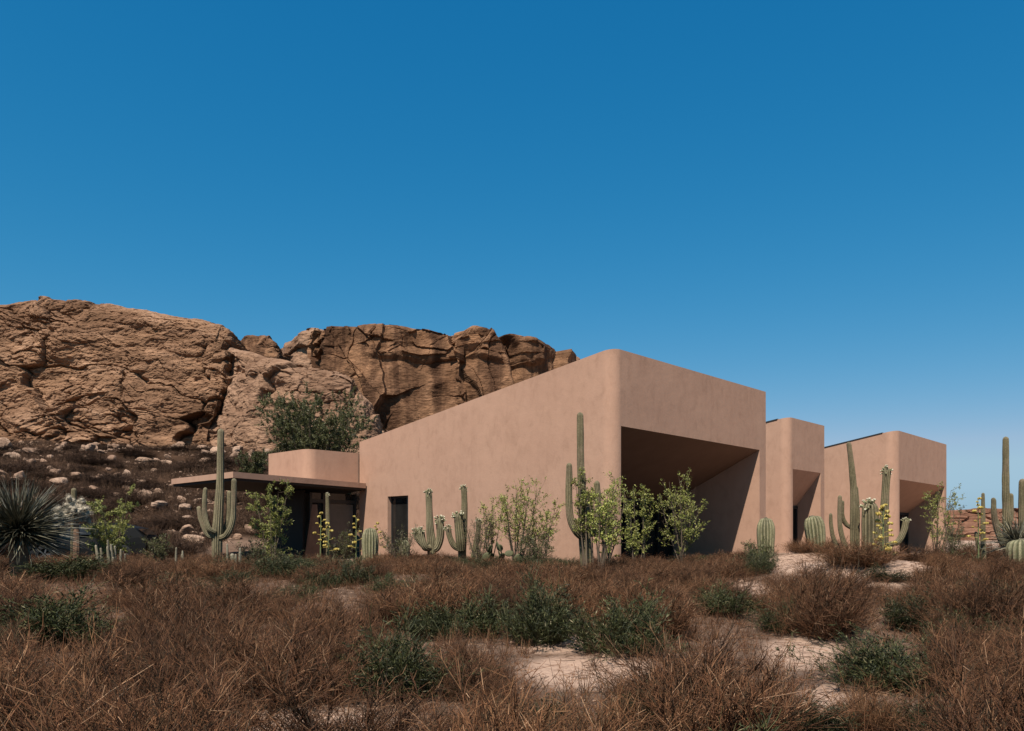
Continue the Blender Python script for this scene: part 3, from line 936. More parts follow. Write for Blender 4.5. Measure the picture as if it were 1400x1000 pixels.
# bushes one can point at: kind, foot column, foot row, width px, height px, label
KEY = [
 ('B', 1120, 868, 160, 118, 'rounded dry brown bush below the sand mound and right of the bare patch'),
 ('B', 965, 985, 240, 150, 'big dry brown bush at the bottom, right of the central sandy clearing'),
 ('B', 1335, 872, 150, 118, 'big dry brown bush on the right below the barrel cactus'),
 ('B', 390, 962, 225, 120, 'big dry brown bush beside the sandy patch at the lower left'),
 ('G', 545, 950, 175, 125, 'dark green bush at the left end of the central sandy clearing'),
 ('B', 655, 958, 150, 78, 'low dry brown bush at the lower edge of the central clearing'),
 ('G', 735, 880, 160, 112, 'dark green bush behind the upper left of the central clearing'),
 ('G', 848, 892, 160, 100, 'dark green bush behind the upper right of the central clearing'),
 ('G', 1215, 938, 220, 92, 'wide dark green bush right of the small bare patch'),
 ('G', 1245, 862, 95, 66, 'small dark green bush between two big brown bushes on the right'),
 ('G', 1075, 862, 75, 50, 'dark green bush at the left foot of the rounded brown bush'),
 ('G', 1205, 794, 62, 26, 'low dark green bush lying on the front of the sand mound'),
 ('G', 85, 880, 190, 90, 'dark green bush among brown brush at the left'),
 ('G', 90, 792, 170, 42, 'low dark green bush before the spiky desert spoon'),
 ('G', 1035, 785, 60, 46, 'dark bush left of the barrel cactus beside the big wing'),
 ('B', 1178, 774, 120, 46, 'round brown bush on top of the sand mound before the saguaros'),
 ('G', 1110, 1000, 110, 62, 'dark green bush at the bottom right corner of the big brown bush'),
 ('G', 1250, 998, 110, 62, 'dark green bush in the bottom right foreground'),
 ('B', 1365, 990, 130, 130, 'tall dry brown bush in the bottom right corner'),
 ('B', 1190, 1000, 110, 75, 'dry brown bush in the bottom foreground right of centre'),
 ('B', 60, 1015, 230, 190, 'big dry brown bush in the bottom left corner'),
 ('B', 225, 1005, 190, 175, 'big dry brown bush in the lower left foreground'),
 ('G', 745, 1000, 110, 68, 'dark green sprigs at the bottom below the central clearing'),
 ('B', 660, 1010, 190, 80, 'dry brown bush at the bottom edge left of centre'),
 ('B', 240, 880, 170, 105, 'dry brown bush left of centre in the middle rows'),
 ('B', 600, 858, 170, 85, 'dry brown bush before the two flowering saguaros'),
 ('B', 460, 880, 140, 80, 'dry brown bush behind the big one by the lower left sand'),
 ('B', 900, 870, 130, 85, 'dry brown bush right of the central clearing'),
 ('G', 650, 868, 150, 70, 'low dark green bush left of the big green one behind the central clearing'),
 ('G', 875, 992, 110, 74, 'loose dark green sprigs under the front edge of the central clearing'),
 ('G', 590, 872, 90, 48, 'small dark green bush before the flowering saguaros'),
 ('B', 640, 930, 130, 78, 'dry brown bush at the left side of the central sandy clearing'),
 ('B', 50, 838, 190, 58, 'low dry brown bush below the spiky desert spoon at the left edge'),
 ('B', 205, 826, 150, 56, 'low dry brown bush below the white torch cactus clump'),
 ('B', 330, 835, 150, 60, 'dry brown bush below the tall armed saguaro'),
 ('B', 1300, 768, 70, 30, 'low brown brush at the foot of the far right wing corner'),
 ('G', 1332, 766, 66, 34, 'low dark green bush at the foot of the thin young saguaro'),
 ('B', 1368, 768, 80, 34, 'low brown brush at the foot of the tall saguaro near the right edge'),
 ('B', 1255, 768, 70, 30, 'low brown brush before the porch of the far right wing'),
 ('G', 985, 840, 110, 50, 'dark green bush before the wide porch'),
 ('G', 390, 790, 90, 40, 'dark green bush below the leafy shrub by the canopy'),
 ('G', 480, 800, 80, 40, 'dark green bush below the tall barrel cactus'),
]
KG = 'bushes of the desert field before the house'
for k, px, py, w, h, lab in KEY:
    x, y = ground_at(px, py)
    sc = F / y
    put_bush(k, x, y, w / sc * 1.0, h / sc * 1.12, lab, KG)

SIDE = lambda px: 'left third' if px < 467 else ('middle third' if px < 933 else 'right third')
count = {'B': 0, 'G': 0}
tries = 0
while tries < 30000 and count['B'] < 272:
    tries += 1
    y = math.sqrt(rg.uniform(4.6 ** 2, 35.0 ** 2))
    x = rg.uniform(-0.72, 0.72) * y
    px, py = to_px(x, y, Hs(x, y))
    if bare(px, py - 2): continue
    rx, ry = x - 3.55, y - 28.0
    s = rx * VD[0] + ry * VD[1]; t = rx * UD[0] + ry * UD[1]
    if s > -0.7 and t > -0.7: continue
    if y > 30 and px < 520: continue
    w = rg.uniform(1.0, 1.75)
    if y > 24 : w *= 0.85
    ok = True
    for (a, b, r_) in PLACED:
        if (a - x) ** 2 + (b - y) ** 2 < (0.50 * (r_ + w * .5)) ** 2:
            ok = False; break
    if not ok: continue
    if any(abs(px - kx) < kw * .5 and ky - 6 < py < ky + 95 and py - w * .7 * F / y < ky - kh * .35 for kk2, kx, ky, kw, kh, _ in KEY if kk2 == 'G'): continue
    # a bush must not spill over a bare patch just behind it
    hgt = w * rg.uniform(0.62, 0.95)
    hgt = min(hgt, 1.15)
    if y > 14: hgt = min(hgt, 0.70 if px < 1000 else 0.9)
    if y > 21: hgt = min(hgt, rg.uniform(.45, .75))
    if y > 28: hgt = min(hgt, .55)
    if bare(px, py - hgt * F / y * .55) or bare(px - w * .4 * F / y, py) or bare(px + w * .4 * F / y, py): continue
    g = fbm(np.array([[x * .28, y * .28, 3.3]]), 3, 77)[0]
    kind = 'G' if g > 0.10 and count['G'] < 110 else 'B'
    if kind == 'G': hgt *= 0.8
    row = 'in the nearest rows' if y < 10.5 else ('in the middle rows' if y < 17 else 'in the far rows by the cacti')
    nm = 'dry brown twiggy bush' if kind == 'B' else 'dark green twiggy bush'
    put_bush(kind, x, y, w, hgt, '%s %s, %s of the field' % (nm, row, SIDE(px)),
             ('dry brown' if kind == 'B' else 'dark green') + ' bushes filling the desert field')
    count[kind] += 1
print('field bushes', count, 'tries', tries)

# brush and boulders on the scree slope
nb = 0
while nb < 285:
    y = rg.uniform(36, 90); x = rg.uniform(-0.72, -0.17) * y
    if x > -15 and y < 44: continue
    w = rg.uniform(2.0, 4.6)
    put_bush('D', x, y, w, w * rg.uniform(.16, .34), 'dark dead brush on the scree slope, ' + ('below the cliff' if y > 58 else 'lower down behind the parked car and canopy'), 'dark brush on the scree slope', 0.1)
    nb += 1

def make_boulder(seed):
    rng = np.random.default_rng(seed)
    n, m_ = 18, 12
    th = np.linspace(0, 2 * math.pi, n, endpoint=False); ph = np.linspace(0, math.pi, m_)
    d = np.stack([np.outer(np.sin(ph), np.cos(th)), np.outer(np.sin(ph), np.sin(th)), np.outer(np.cos(ph), np.ones(n))], -1).reshape(-1, 3)
    r = np.full(len(d), 1.0)
    for k in range(20):                                   # flats hewn off the ball
        nn = unit(rng.normal(size=3)); c = rng.uniform(.42, .85)
        dot = d @ nn
        r = np.where(dot > 0.05, np.minimum(r, c / np.maximum(dot, 1e-3)), r)
    r = r + 0.05 * fbm(d * 3 + seed, 3, seed)
    v = d * r[:, None] * np.array([0.62, 0.5, 0.42])
    ii = np.arange(n * m_).reshape(m_, n)
    mb = MB(); a = ii[:-1]; b = ii[1:]
    mb.add(v, quads=np.stack([a, b, np.roll(b, -1, 1), np.roll(a, -1, 1)], -1).reshape(-1, 4))
    return mb.mesh('boulder', M['boulder'])
BO = [make_boulder(300 + k) for k in range(7)]
# boulders one can point at in the photo: column, row, width px
BK = [(250, 700, 22), (258, 712, 16), (220, 696, 20), (197, 681, 24), (173, 671, 16), (160, 680, 12), (40, 637, 18), (28, 655, 18), (73, 646, 14), (83, 664, 22),
      (105, 653, 14), (175, 652, 14), (133, 657, 12), (253, 731, 22), (285, 738, 18), (262, 744, 26), (325, 737, 14), (330, 691, 10), (342, 728, 16), (270, 722, 12),
      (5, 652, 16), (60, 634, 10), (120, 632, 12), (150, 645, 10), (195, 662, 12), (235, 668, 14), (268, 688, 12), (10, 625, 14), (95, 640, 10), (130, 672, 14), (215, 740, 14), (300, 716, 10)]
PLC = ['upper', 'lower']
def put_boulder(x, y, w, label, group):
    o = link('boulder', BO[rg.integers(len(BO))], None, (x, y, Hs(x, y) + w * .14))
    o.rotation_euler = (rg.normal() * .25, rg.normal() * .25, rg.uniform(0, 6.28))
    o.scale = (w, w * rg.uniform(.7, 1.1), w * rg.uniform(.7, 1.0))
    tag(o, label, 'boulder', group)
for px, py, w in BK:
    x, y = ground_at(px, py)
    put_boulder(x, y, w * y / F * 1.35, 'larger pale boulder on the scree slope, ' + ('just below the cliff' if y > 55 else 'near the canopy and parked car'), 'larger boulders on the scree slope')
nb = 0
while nb < 210:
    y = rg.uniform(40, 90); x = rg.uniform(-0.68, -0.26) * y
    if x > -16 and y < 45: continue
    put_boulder(x, y, rg.uniform(.25, .95) ** 1.5 + .12, 'small pale stone scattered over the scree slope', 'small stones on the scree slope')
    nb += 1

nb = 0
while nb < 75:                                          # blocks fallen from the cliff
    y = rg.uniform(78, 93.5); x = rg.uniform(-0.66, -0.27) * y
    put_boulder(x, y, rg.uniform(.7, 1.5) ** 2, 'angular fallen block lying along the foot of the cliff at the top of the scree', 'fallen blocks at the foot of the cliff')
    nb += 1

# twigs, stones and dead sprigs lying about: beyond counting
rng = np.random.default_rng(9)
n = 15000
y = np.sqrt(rng.uniform(4.2 ** 2, 27 ** 2, n)); x = rng.uniform(-.72, .72, n) * y
mb = MB()
p0 = np.stack([x, y, H(x, y) + .004], -1)
a = rng.uniform(0, 6.28, n)
strands(mb, p0, unit(np.stack([np.cos(a), np.sin(a), rng.uniform(0, .25, n)], -1)), rng.uniform(.05, .28, n), np.stack([rng.normal(size=n) * .25, rng.normal(size=n) * .25, np.full(n, -.05)], -1), .004, .002, 2)
tag(link('twig_litter', mb.mesh('twig_litter', M['brush'])), kind='stuff')
n = 7000
y = np.sqrt(rng.uniform(4.2 ** 2, 25 ** 2, n)); x = rng.uniform(-.72, .72, n) * y
mb = MB()
c = np.stack([x, y, H(x, y)], -1)
oc = np.array([[1, 0, 0], [0, 1, 0], [-1, 0, 0], [0, -1, 0], [0, 0, .7], [0, 0, -.7]], float)
sz = rng.uniform(.006, .03, n) * np.where(rng.random(n) < .04, 2.0, 1)
vv = c[:, None, :] + oc[None] * sz[:, None, None] * rng.uniform(.6, 1.3, (n, 6, 1))
ti = np.array([[0, 1, 4], [1, 2, 4], [2, 3, 4], [3, 0, 4], [1, 0, 5], [2, 1, 5], [3, 2, 5], [0, 3, 5]])
mb.add(vv.reshape(-1, 3), tris=(np.arange(n)[:, None, None] * 6 + ti[None]).reshape(-1, 3))
tag(link('pebbles', mb.mesh('pebbles', M['boulder'])), kind='stuff')
n = 13500
y = np.sqrt(rng.uniform(4.4 ** 2, 30 ** 2, n)); x = rng.uniform(-.95, 1.0, n) * y
hz = H(x, y); px_, py_ = to_px(x, y, hz)
ok = ~(np.any([((px_ - a_) / c_) ** 2 + ((py_ - b_) / d_) ** 2 < 1 for a_, b_, c_, d_ in BARE], axis=0) & (rng.random(n) < .95))
x, y = x[ok], y[ok]; n = len(x)
mb = MB()
kk = 11
p0 = np.repeat(np.stack([x, y, H(x, y) - .01], -1), kk, 0) + rng.normal(size=(n * kk, 3)) * np.array([.03, .03, 0])
d = unit(rng.normal(size=(n * kk, 3)) * np.array([.5, .5, .15]) + np.array([0, 0, 1.0]))
strands(mb, p0, d, rng.uniform(.10, .38, n * kk) * np.repeat(rng.uniform(.5, 1.15, n), kk), rng.normal(size=(n * kk, 3)) * .15, .003, .0012, 2)
tag(link('dry_sprigs', mb.mesh('dry_sprigs', M['brush'])), kind='stuff')

n = 26000
y = rng.uniform(37, 92, n); x = rng.uniform(-.72, -.15, n) * y
g_ = fbm(np.stack([x * .25, y * .25, 0 * x], -1), 3, 66)
ok = (g_ > -.25) & ~((x > -15) & (y < 45)); x, y = x[ok], y[ok]; n = len(x)
kk = 7
p0 = np.repeat(np.stack([x, y, H(x, y) - .02], -1), kk, 0) + rng.normal(size=(n * kk, 3)) * np.array([.12, .12, 0])
d = unit(rng.normal(size=(n * kk, 3)) * np.array([.6, .6, .15]) + np.array([0, 0, 1.0]))
mb = MB()
strands(mb, p0, d, rng.uniform(.2, .6, n * kk), rng.normal(size=(n * kk, 3)) * .2, .012, .005, 1)
tag(link('scree_scrub', mb.mesh('scree_scrub', M['brush_dark'])), kind='stuff')
n = 5000
y = rng.uniform(38, 92, n); x = rng.uniform(-.72, -.20, n) * y
ok = ~((x > -15) & (y < 45)); x, y = x[ok], y[ok]; n = len(x)
sz = rng.uniform(.04, .16, n) * np.where(rng.random(n) < .08, 1.8, 1)
vv = np.stack([x, y, H(x, y)], -1)[:, None, :] + oc[None] * sz[:, None, None] * rng.uniform(.6, 1.3, (n, 6, 1))
mb = MB(); mb.add(vv.reshape(-1, 3), tris=(np.arange(n)[:, None, None] * 6 + ti[None]).reshape(-1, 3))
tag(link('scree_rubble', mb.mesh('scree_rubble', M['boulder'])), kind='stuff')

# ------------------------------------------------------------------ cacti
def smooth_path(pts, n):
    pts = np.asarray(pts, float)
    P = np.concatenate([[2 * pts[0] - pts[1]], pts, [2 * pts[-1] - pts[-2]]])
    out = []
    K = len(pts) - 1
    for u in np.linspace(0, K - 1e-6, n):
        i = int(u); t = u - i
        p0, p1, p2, p3 = P[i:i + 4]
        out.append(0.5 * ((2 * p1) + (-p0 + p2) * t + (2 * p0 - 5 * p1 + 4 * p2 - p3) * t * t + (-p0 + 3 * p1 - 3 * p2 + p3) * t ** 3))
    return np.array(out)

def ribbed(mb, pts, rad, ribs=13, depth=0.2, n=None, seed=0, tip=True, wob=0.04):
    """a ribbed cactus limb swept along pts; rad gives the radius at each point"""
    rng = np.random.default_rng(seed)
    n = n or 14 + 8 * len(pts)
    C4 = smooth_path(np.concatenate([np.asarray(pts, float), np.asarray(rad, float)[:, None]], 1), n) if False else None
    P = smooth_path([list(p) + [r] for p, r in zip(pts, rad)], n)
    r = P[:, 3].copy(); P = P[:, :3]
    s = np.concatenate([[0], np.cumsum(np.linalg.norm(np.diff(P, axis=0), axis=1))])
    if tip:
        R_ = r[-1]; e = np.clip((s - (s[-1] - R_ * 1.2)) / (R_ * 1.2), 0, 1)
        extra = np.linspace(0, 1, 7)[1:]
        dirn = unit(P[-1] - P[-2])
        keep = e < 1e-6
        P, r, s = P[keep], r[keep], s[keep]
        base = P[-1].copy(); rb = r[-1]
        P = np.concatenate([P, base + dirn * (extra[:, None] * R_ * 1.25)])
        r = np.concatenate([r, rb * np.sqrt(np.clip(1 - extra ** 2, 0.0009, 1))])
        s = np.concatenate([s, s[-1] + extra * R_ * 1.25])
    k = len(P)
    r = r * (1 + wob * noise3(np.stack([s * 2.1 / max(r.max(), .05) * .25, np.full(k, seed * 1.7), np.zeros(k)], -1), 5))
    T = unit(np.gradient(P, axis=0))
    A = np.zeros_like(T); a = np.array([0.0, 1.0, 0.0]) if abs(T[0][1]) < .9 else np.array([1.0, 0, 0])
    for i in range(k):
        a = a - T[i] * (a @ T[i]); a = a / np.linalg.norm(a); A[i] = a
    B = np.cross(T, A)
    m = ribs * 4
    th = np.arange(m) * 2 * math.pi / m + rng.uniform(0, 1)
    c = 0.5 + 0.5 * np.cos(np.arange(m) * math.pi / 2)      # 1 on a ridge, 0 in a groove
    prof = 1 - depth * (1 - c)
    V = P[:, None, :] + (r[:, None] * prof)[..., None] * (np.cos(th)[None, :, None] * A[:, None, :] + np.sin(th)[None, :, None] * B[:, None, :])
    ii = np.arange(k * m).reshape(k, m)
    q = np.stack([ii[:-1], np.roll(ii[:-1], -1, 1), np.roll(ii[1:], -1, 1), ii[1:]], -1).reshape(-1, 4)
    mb.add(V.reshape(-1, 3), quads=q, att=np.broadcast_to(c, (k, m)).ravel())
    return P[-1], T[-1]

def blobs(mb, c, r, ax=None, seg=6):
    """small ellipsoids"""
    th = np.arange(seg) * 2 * math.pi / seg
    rows = [(-1, 0.0), (-.5, .87), (.4, .92), (1, .05)]
    for k in range(len(c)):
        a = np.array([0, 0, 1.0]) if ax is None else ax[k] / np.linalg.norm(ax[k])
        ref = np.array([1.0, 0, 0]) if abs(a[0]) < .8 else np.array([0, 1.0, 0])
        u = np.cross(a, ref); u /= np.linalg.norm(u); w = np.cross(a, u)
        R1, R2 = (r[k] if np.ndim(r[k]) else (r[k], r[k]))
        V = np.array([c[k] + a * h * R2 + (u * math.cos(t) + w * math.sin(t)) * g * R1 for h, g in rows for t in th])
        q = [[i * seg + j, i * seg + (j + 1) % seg, (i + 1) * seg + (j + 1) % seg, (i + 1) * seg + j] for i in range(3) for j in range(seg)]
        mb.add(V, quads=q)

def crown_flowers(parent, tip, axis, r, seed, n=26):
    rng = np.random.default_rng(seed)
    axis = axis / np.linalg.norm(axis)
    mbb, mbf = MB(), MB()
    cb, ab, cf, af = [], [], [], []
    for k in range(n):
        d = unit(rng.normal(size=3)); d = unit(d + axis * 0.75)
        p = tip - axis * r * .9 + d * r * rng.uniform(.95, 1.15)
        cb.append(p); ab.append(d)
        if rng.random() < .55:
            cf.append(p + d * r * .38); af.append(d)
    blobs(mbb, cb, [(r * .17, r * .34)] * len(cb), ab)
    link('buds', mbb.mesh('buds', M['bud'], True), parent)
    if cf:
        blobs(mbf, cf, [(r * .20, r * .12)] * len(cf), af)
        link('flowers', mbf.mesh('flowers', M['petal_white'], True), parent)

def saguaro(px, d, label, limbs, mat='saguaro', dz=0.0, group='saguaro cacti around the house'):
    """limbs: list of (points [(px, py, dy)], [radius px at each], flowering); the first is the trunk"""
    x = (px - CX) / F * d
    z0 = Hs(x, d) - 0.05
    t = thing('saguaro_cactus', label, 'cactus', (x, d, z0), 0, group)
    for k, (pts, rad, fl) in enumerate(limbs):
        P = []
        for a, b, dy in pts:
            P.append(((a - px) / F * d, dy, EYE + (HY - b) / F * d - z0))
        if k == 0 and P[0][2] > 0:
            P.insert(0, (P[0][0], P[0][1], -0.05)); rad = [rad[0] * .95] + list(rad)
        mb = MB()
        tip, ax = ribbed(mb, P, [r * d / F for r in rad], 12 if k == 0 else 10, 0.23, None, int(px) + k * 7)
        o = link('trunk' if k == 0 else 'arm', mb.mesh('limb', M[mat], True), t)
        if fl: crown_flowers(o, tip, ax, rad[-1] * d / F * 1.05, int(px) + k)
    return t

saguaro(298, 26.0, 'tall saguaro with a cluster of arms in front of the canopy corner', [
    ([(297, 790, 0), (297, 740, 0), (299, 700, 0), (301, 660, 0), (301.5, 620, 0), (302, 586, 0)], [6.5, 7.2, 6.6, 5.2, 4.6, 4.2], False),
    ([(295, 735, -.05), (286, 731, -.1), (277, 712, -.1), (273, 692, -.1)], [3.6, 3.8, 3.5, 3.0], False),
    ([(297, 728, -.15), (289, 722, -.25), (284, 702, -.25), (284, 680, -.25), (285, 667, -.25)], [3.4, 3.6, 3.3, 3.0, 2.7], False),
    ([(299, 712, .2), (292, 702, .4), (290, 690, .4), (291, 681, .4)], [2.8, 2.9, 2.7, 2.4], False),
    ([(301, 728, .2), (308, 716, .2), (310, 700, .2), (310, 680, .2), (310, 670, .2)], [3.4, 3.6, 3.4, 3.2, 2.8], False),
    ([(301, 736, -.05), (311, 732, -.1), (319, 715, -.1), (321, 690, -.1), (321.5, 653, -.1)], [3.8, 4.2, 4.0, 3.7, 3.4], False)], 'saguaro_pale')
saguaro(800, 22.5, 'tall saguaro with long left arm at the corner of the big wing', [
    ([(802, 790, 0), (801, 760, 0), (799, 728, 0), (797, 690, 0), (794, 640, 0), (793.5, 600, 0), (793, 563, 0)], [7.2, 8.6, 8.2, 6.5, 5.0, 4.8, 4.5], False),
    ([(799, 738, -.08), (787, 727, -.2), (779, 708, -.2), (777, 680, -.2), (777.5, 650, -.2), (777.5, 634, -.2)], [4.6, 5.0, 5.0, 4.8, 4.4, 3.9], False),
    ([(800, 738, .05), (812, 724, .2), (819, 705, .25), (819, 680, .25), (817, 656, .25)], [4.2, 4.4, 4.4, 4.4, 3.8], False),
    ([(800, 730, .25), (806, 716, .5), (809, 695, .5), (809, 676, .5)], [3.6, 3.8, 3.6, 3.2], False)])
saguaro(588, 31.0, 'saguaro with three flowering stems nearest the tall dark window', [
    ([(590, 775, 0), (590, 745, 0), (588, 725, 0), (587, 700, 0), (586, 669, 0)], [5, 6.4, 5.6, 4.6, 4.6], True),
    ([(589, 748, -.1), (580, 746, -.15), (571, 735, -.15), (568, 724, -.15)], [3.6, 4.4, 4.2, 4.2], True),
    ([(590, 750, -.35), (583, 748, -.55), (579, 735, -.55), (578, 723, -.55)], [3.6, 4.6, 4.8, 4.8], True),
    ([(590, 751, 0), (597, 749, 0), (602, 733, 0), (601, 707, 0)], [4.4, 5.4, 5.6, 5.8], True)], 'saguaro_pale')
saguaro(633, 30.0, 'saguaro with flowering tips rising from dark spiky plants before the long wall', [
    ([(632, 775, 0), (632, 745, 0), (634, 715, 0), (635, 690, 0), (634, 664, 0)], [5, 6, 5, 4.2, 4.2], True),
    ([(631, 752, -.2), (630, 738, -.3), (628, 718, -.3), (627, 702, -.3)], [5.8, 6.4, 6.2, 6.0], True),
    ([(630, 752, -.1), (621, 746, -.15), (615, 733, -.15), (613, 720, -.15)], [3.6, 4.0, 4.0, 4.2], True),
    ([(646, 765, .1), (650, 745, .1), (654, 725, .1), (654, 710, .1)], [3.4, 3.6, 3.6, 3.6], True)])
saguaro(1168, 23.5, 'slender many armed saguaro on the sand mound before the right wings', [
    ([(1169, 775, 0), (1168, 740, 0), (1167, 700, 0), (1167, 670, 0), (1164, 635, 0), (1160, 603, 0)], [5.8, 5.6, 4.8, 4.6, 3.9, 3.1], False),
    ([(1160, 758, -.1), (1153, 748, -.15), (1147, 728, -.15), (1145, 710, -.15), (1145.5, 676, -.15)], [3.4, 3.5, 3.3, 3.0, 2.8], False),
    ([(1166, 722, .1), (1159, 716, .15), (1154, 704, .15), (1154.5, 683, .15)], [2.8, 3.1, 3.2, 2.7], False),
    ([(1154, 758, .1), (1143, 738, .15), (1139, 718, .15), (1138.5, 701, .15)], [3.0, 2.9, 2.6, 2.2], False),
    ([(1172, 760, .1), (1174, 735, .15), (1174.5, 700, .15), (1173, 663, .15)], [5.0, 4.4, 3.8, 3.0], False)])
saguaro(1209, 24.0, 'thick saguaro with white flowers at its top behind the yellow agave stalk', [
    ([(1207, 775, 0), (1208, 740, 0), (1209, 705, 0), (1211, 665, 0), (1213, 640, 0)], [6.5, 6.5, 5.8, 5.0, 5.8], True),
    ([(1212, 745, -.1), (1223, 741, -.2), (1231, 727, -.2), (1235, 709, -.2)], [3.8, 4.2, 4.2, 4.2], True)])
saguaro(1190, 23.0, 'short stout dark saguaro stump between the two saguaros on the mound', [
    ([(1190, 772, 0), (1190, 740, 0), (1190, 712, 0), (1189, 685, 0)], [10, 11.6, 11.2, 9.0], True)])
saguaro(1380, 27.0, 'tall saguaro with short raised arms at the right edge', [
    ([(1381, 778, 0), (1378, 745, 0), (1376, 700, 0), (1375, 665, 0), (1375, 630, 0), (1375, 596, 0)], [6.5, 6.2, 5.0, 4.6, 4.2, 3.6], False),
    ([(1379, 750, -.1), (1366, 745, -.25), (1357, 724, -.25), (1353, 704, -.25), (1352, 681, -.25)], [3.8, 4.3, 4.0, 3.6, 2.8], False),
    ([(1376, 722, .1), (1368, 714, .2), (1364.5, 700, .2), (1364, 681, .2)], [2.8, 3.0, 2.9, 2.5], False),
    ([(1377, 722, 0), (1381, 710, 0), (1382, 695, 0), (1382, 674, 0)], [3.6, 3.8, 3.6, 3.0], False)])
saguaro(1399, 28.0, 'saguaro cut by the right edge of the picture', [
    ([(1400, 778, 0), (1399, 740, 0), (1398, 700, 0), (1398, 653, 0)], [5.5, 5.4, 5.2, 4.4], False),
    ([(1401, 745, 0), (1410, 735, 0), (1415, 715, 0), (1416, 690, 0)], [3.5, 4, 4, 3.5], False)])
saguaro(1344, 31.0, 'thin young saguaro with one low arm right of the far wing', [
    ([(1345, 775, 0), (1344, 740, 0), (1344, 700, 0), (1344, 673, 0)], [3.4, 3.4, 2.8, 2.1], False),
    ([(1344, 752, 0), (1338, 748, 0), (1335, 735, 0), (1334, 727, 0)], [2.0, 2.3, 2.2, 2.0], False)])
saguaro(448, 30.5, 'thin single saguaro in front of the dark entrance', [
    ([(449, 775, 0), (449, 740, 0), (448, 705, 0), (447.5, 674, 0)], [3.6, 3.4, 2.9, 2.4], True)])
saguaro(101, 28.0, 'small single column cactus showing above the white cholla', [
    ([(100, 785, 0), (100.5, 740, 0), (101, 700, 0), (101, 667, 0)], [3.6, 3.6, 3.6, 3.3], False)])

def barrel(px, d, top, wpx, label, lean=0.0, base=None):
    x = (px - CX) / F * d
    z0 = Hs(x, d) - 0.04
    h = EYE + (HY - top) / F * d - z0
    r = wpx / 2 * d / F
    t = thing('barrel_cactus', label, 'cactus', (x, d, z0), 0, 'barrel cacti along the house')
    u = np.linspace(0, 1, 9)
    pts = [(lean * (v ** 2) * h, 0, v * h * 0.985) for v in u]
    rad = [r * (0.80 + 0.22 * math.sin(min(v * 1.35, 1) * math.pi * .5)) * math.sqrt(max(1 - max(0, (v - .62) / .40) ** 2.4, .02)) for v in u]
    mb = MB()
    P0, T0 = ribbed(mb, pts, rad, 15, 0.20, 40, int(px), True, 0.015)
    o = link('stem', mb.mesh('stem', M['barrel'], True), t)
    mb = MB()
    rng = np.random.default_rng(int(px))
    c = [P0 + np.array([rng.normal() * r * .12, rng.normal() * r * .12, -rng.random() * .04]) for _ in range(16)]
    blobs(mb, c, [(.022 * r / .3, .03 * r / .3)] * 16)
    link('wool_crown', mb.mesh('wool_crown', M['torch'], True), t)
barrel(506, 29.0, 721, 23, 'tall ribbed barrel cactus left of the tall dark window')
barrel(553, 30.5, 738, 15, 'small round barrel cactus under the tall dark window')
barrel(1047, 26.0, 707, 24, 'upright barrel cactus between the big wing and the middle wing')
barrel(1116, 26.5, 704, 27, 'leaning barrel cactus in front of the middle wing porch', -0.10)
barrel(1396, 22.0, 736, 38, 'barrel cactus at the right edge under the desert spoon')

def torch_group(px, d, stems, label):
    x = (px - CX) / F * d
    z0 = Hs(x, d) - 0.05
    t = thing('torch_cactus', label, 'cactus', (x, d, z0), 0, 'clumps of white torch cactus')
    for k, (a, b, ww, ln) in enumerate(stems):
        h = EYE + (HY - b) / F * d - z0
        x1 = (a - px) / F * d; x0 = x1 * .75 - ln * d / F
        mb = MB()
        ribbed(mb, [(x0, k % 3 * .12 - .1, 0), ((x0 + x1) / 2, k % 3 * .12 - .1, h * .5), (x1, k % 3 * .12 - .1, h)], [ww / 2 * d / F * q for q in (.9, 1.05, .75)], 9, .1, 14, int(px) + k)
        link('stem', mb.mesh('stem', M['torch'], True), t)
torch_group(153, 24.0, [(133, 744, 4, -2), (137, 748, 3.6, -1), (144, 736, 3.2, 1), (149, 746, 4, -3), (151, 743, 4, -3), (154, 745, 3.5, -1), (157, 760, 4.2, 0), (165, 750, 3.6, -2), (168, 757, 3.6, -2), (140, 757, 3.4, 0)], 'clump of white torch cactus stems below the leafy shrub at the left')
torch_group(246, 24.5, [(243, 747, 3, 2), (249, 752, 3, -3), (246, 757, 3, 0)], 'few white torch cactus stems left of the tall armed saguaro')
torch_group(322, 24.5, [(312, 742, 3.2, 1), (317, 756, 7, 0), (326, 748, 3.0, -2), (329, 754, 3, -2), (322, 758, 4, 0)], 'clump of white torch cactus stems right of the tall armed saguaro')

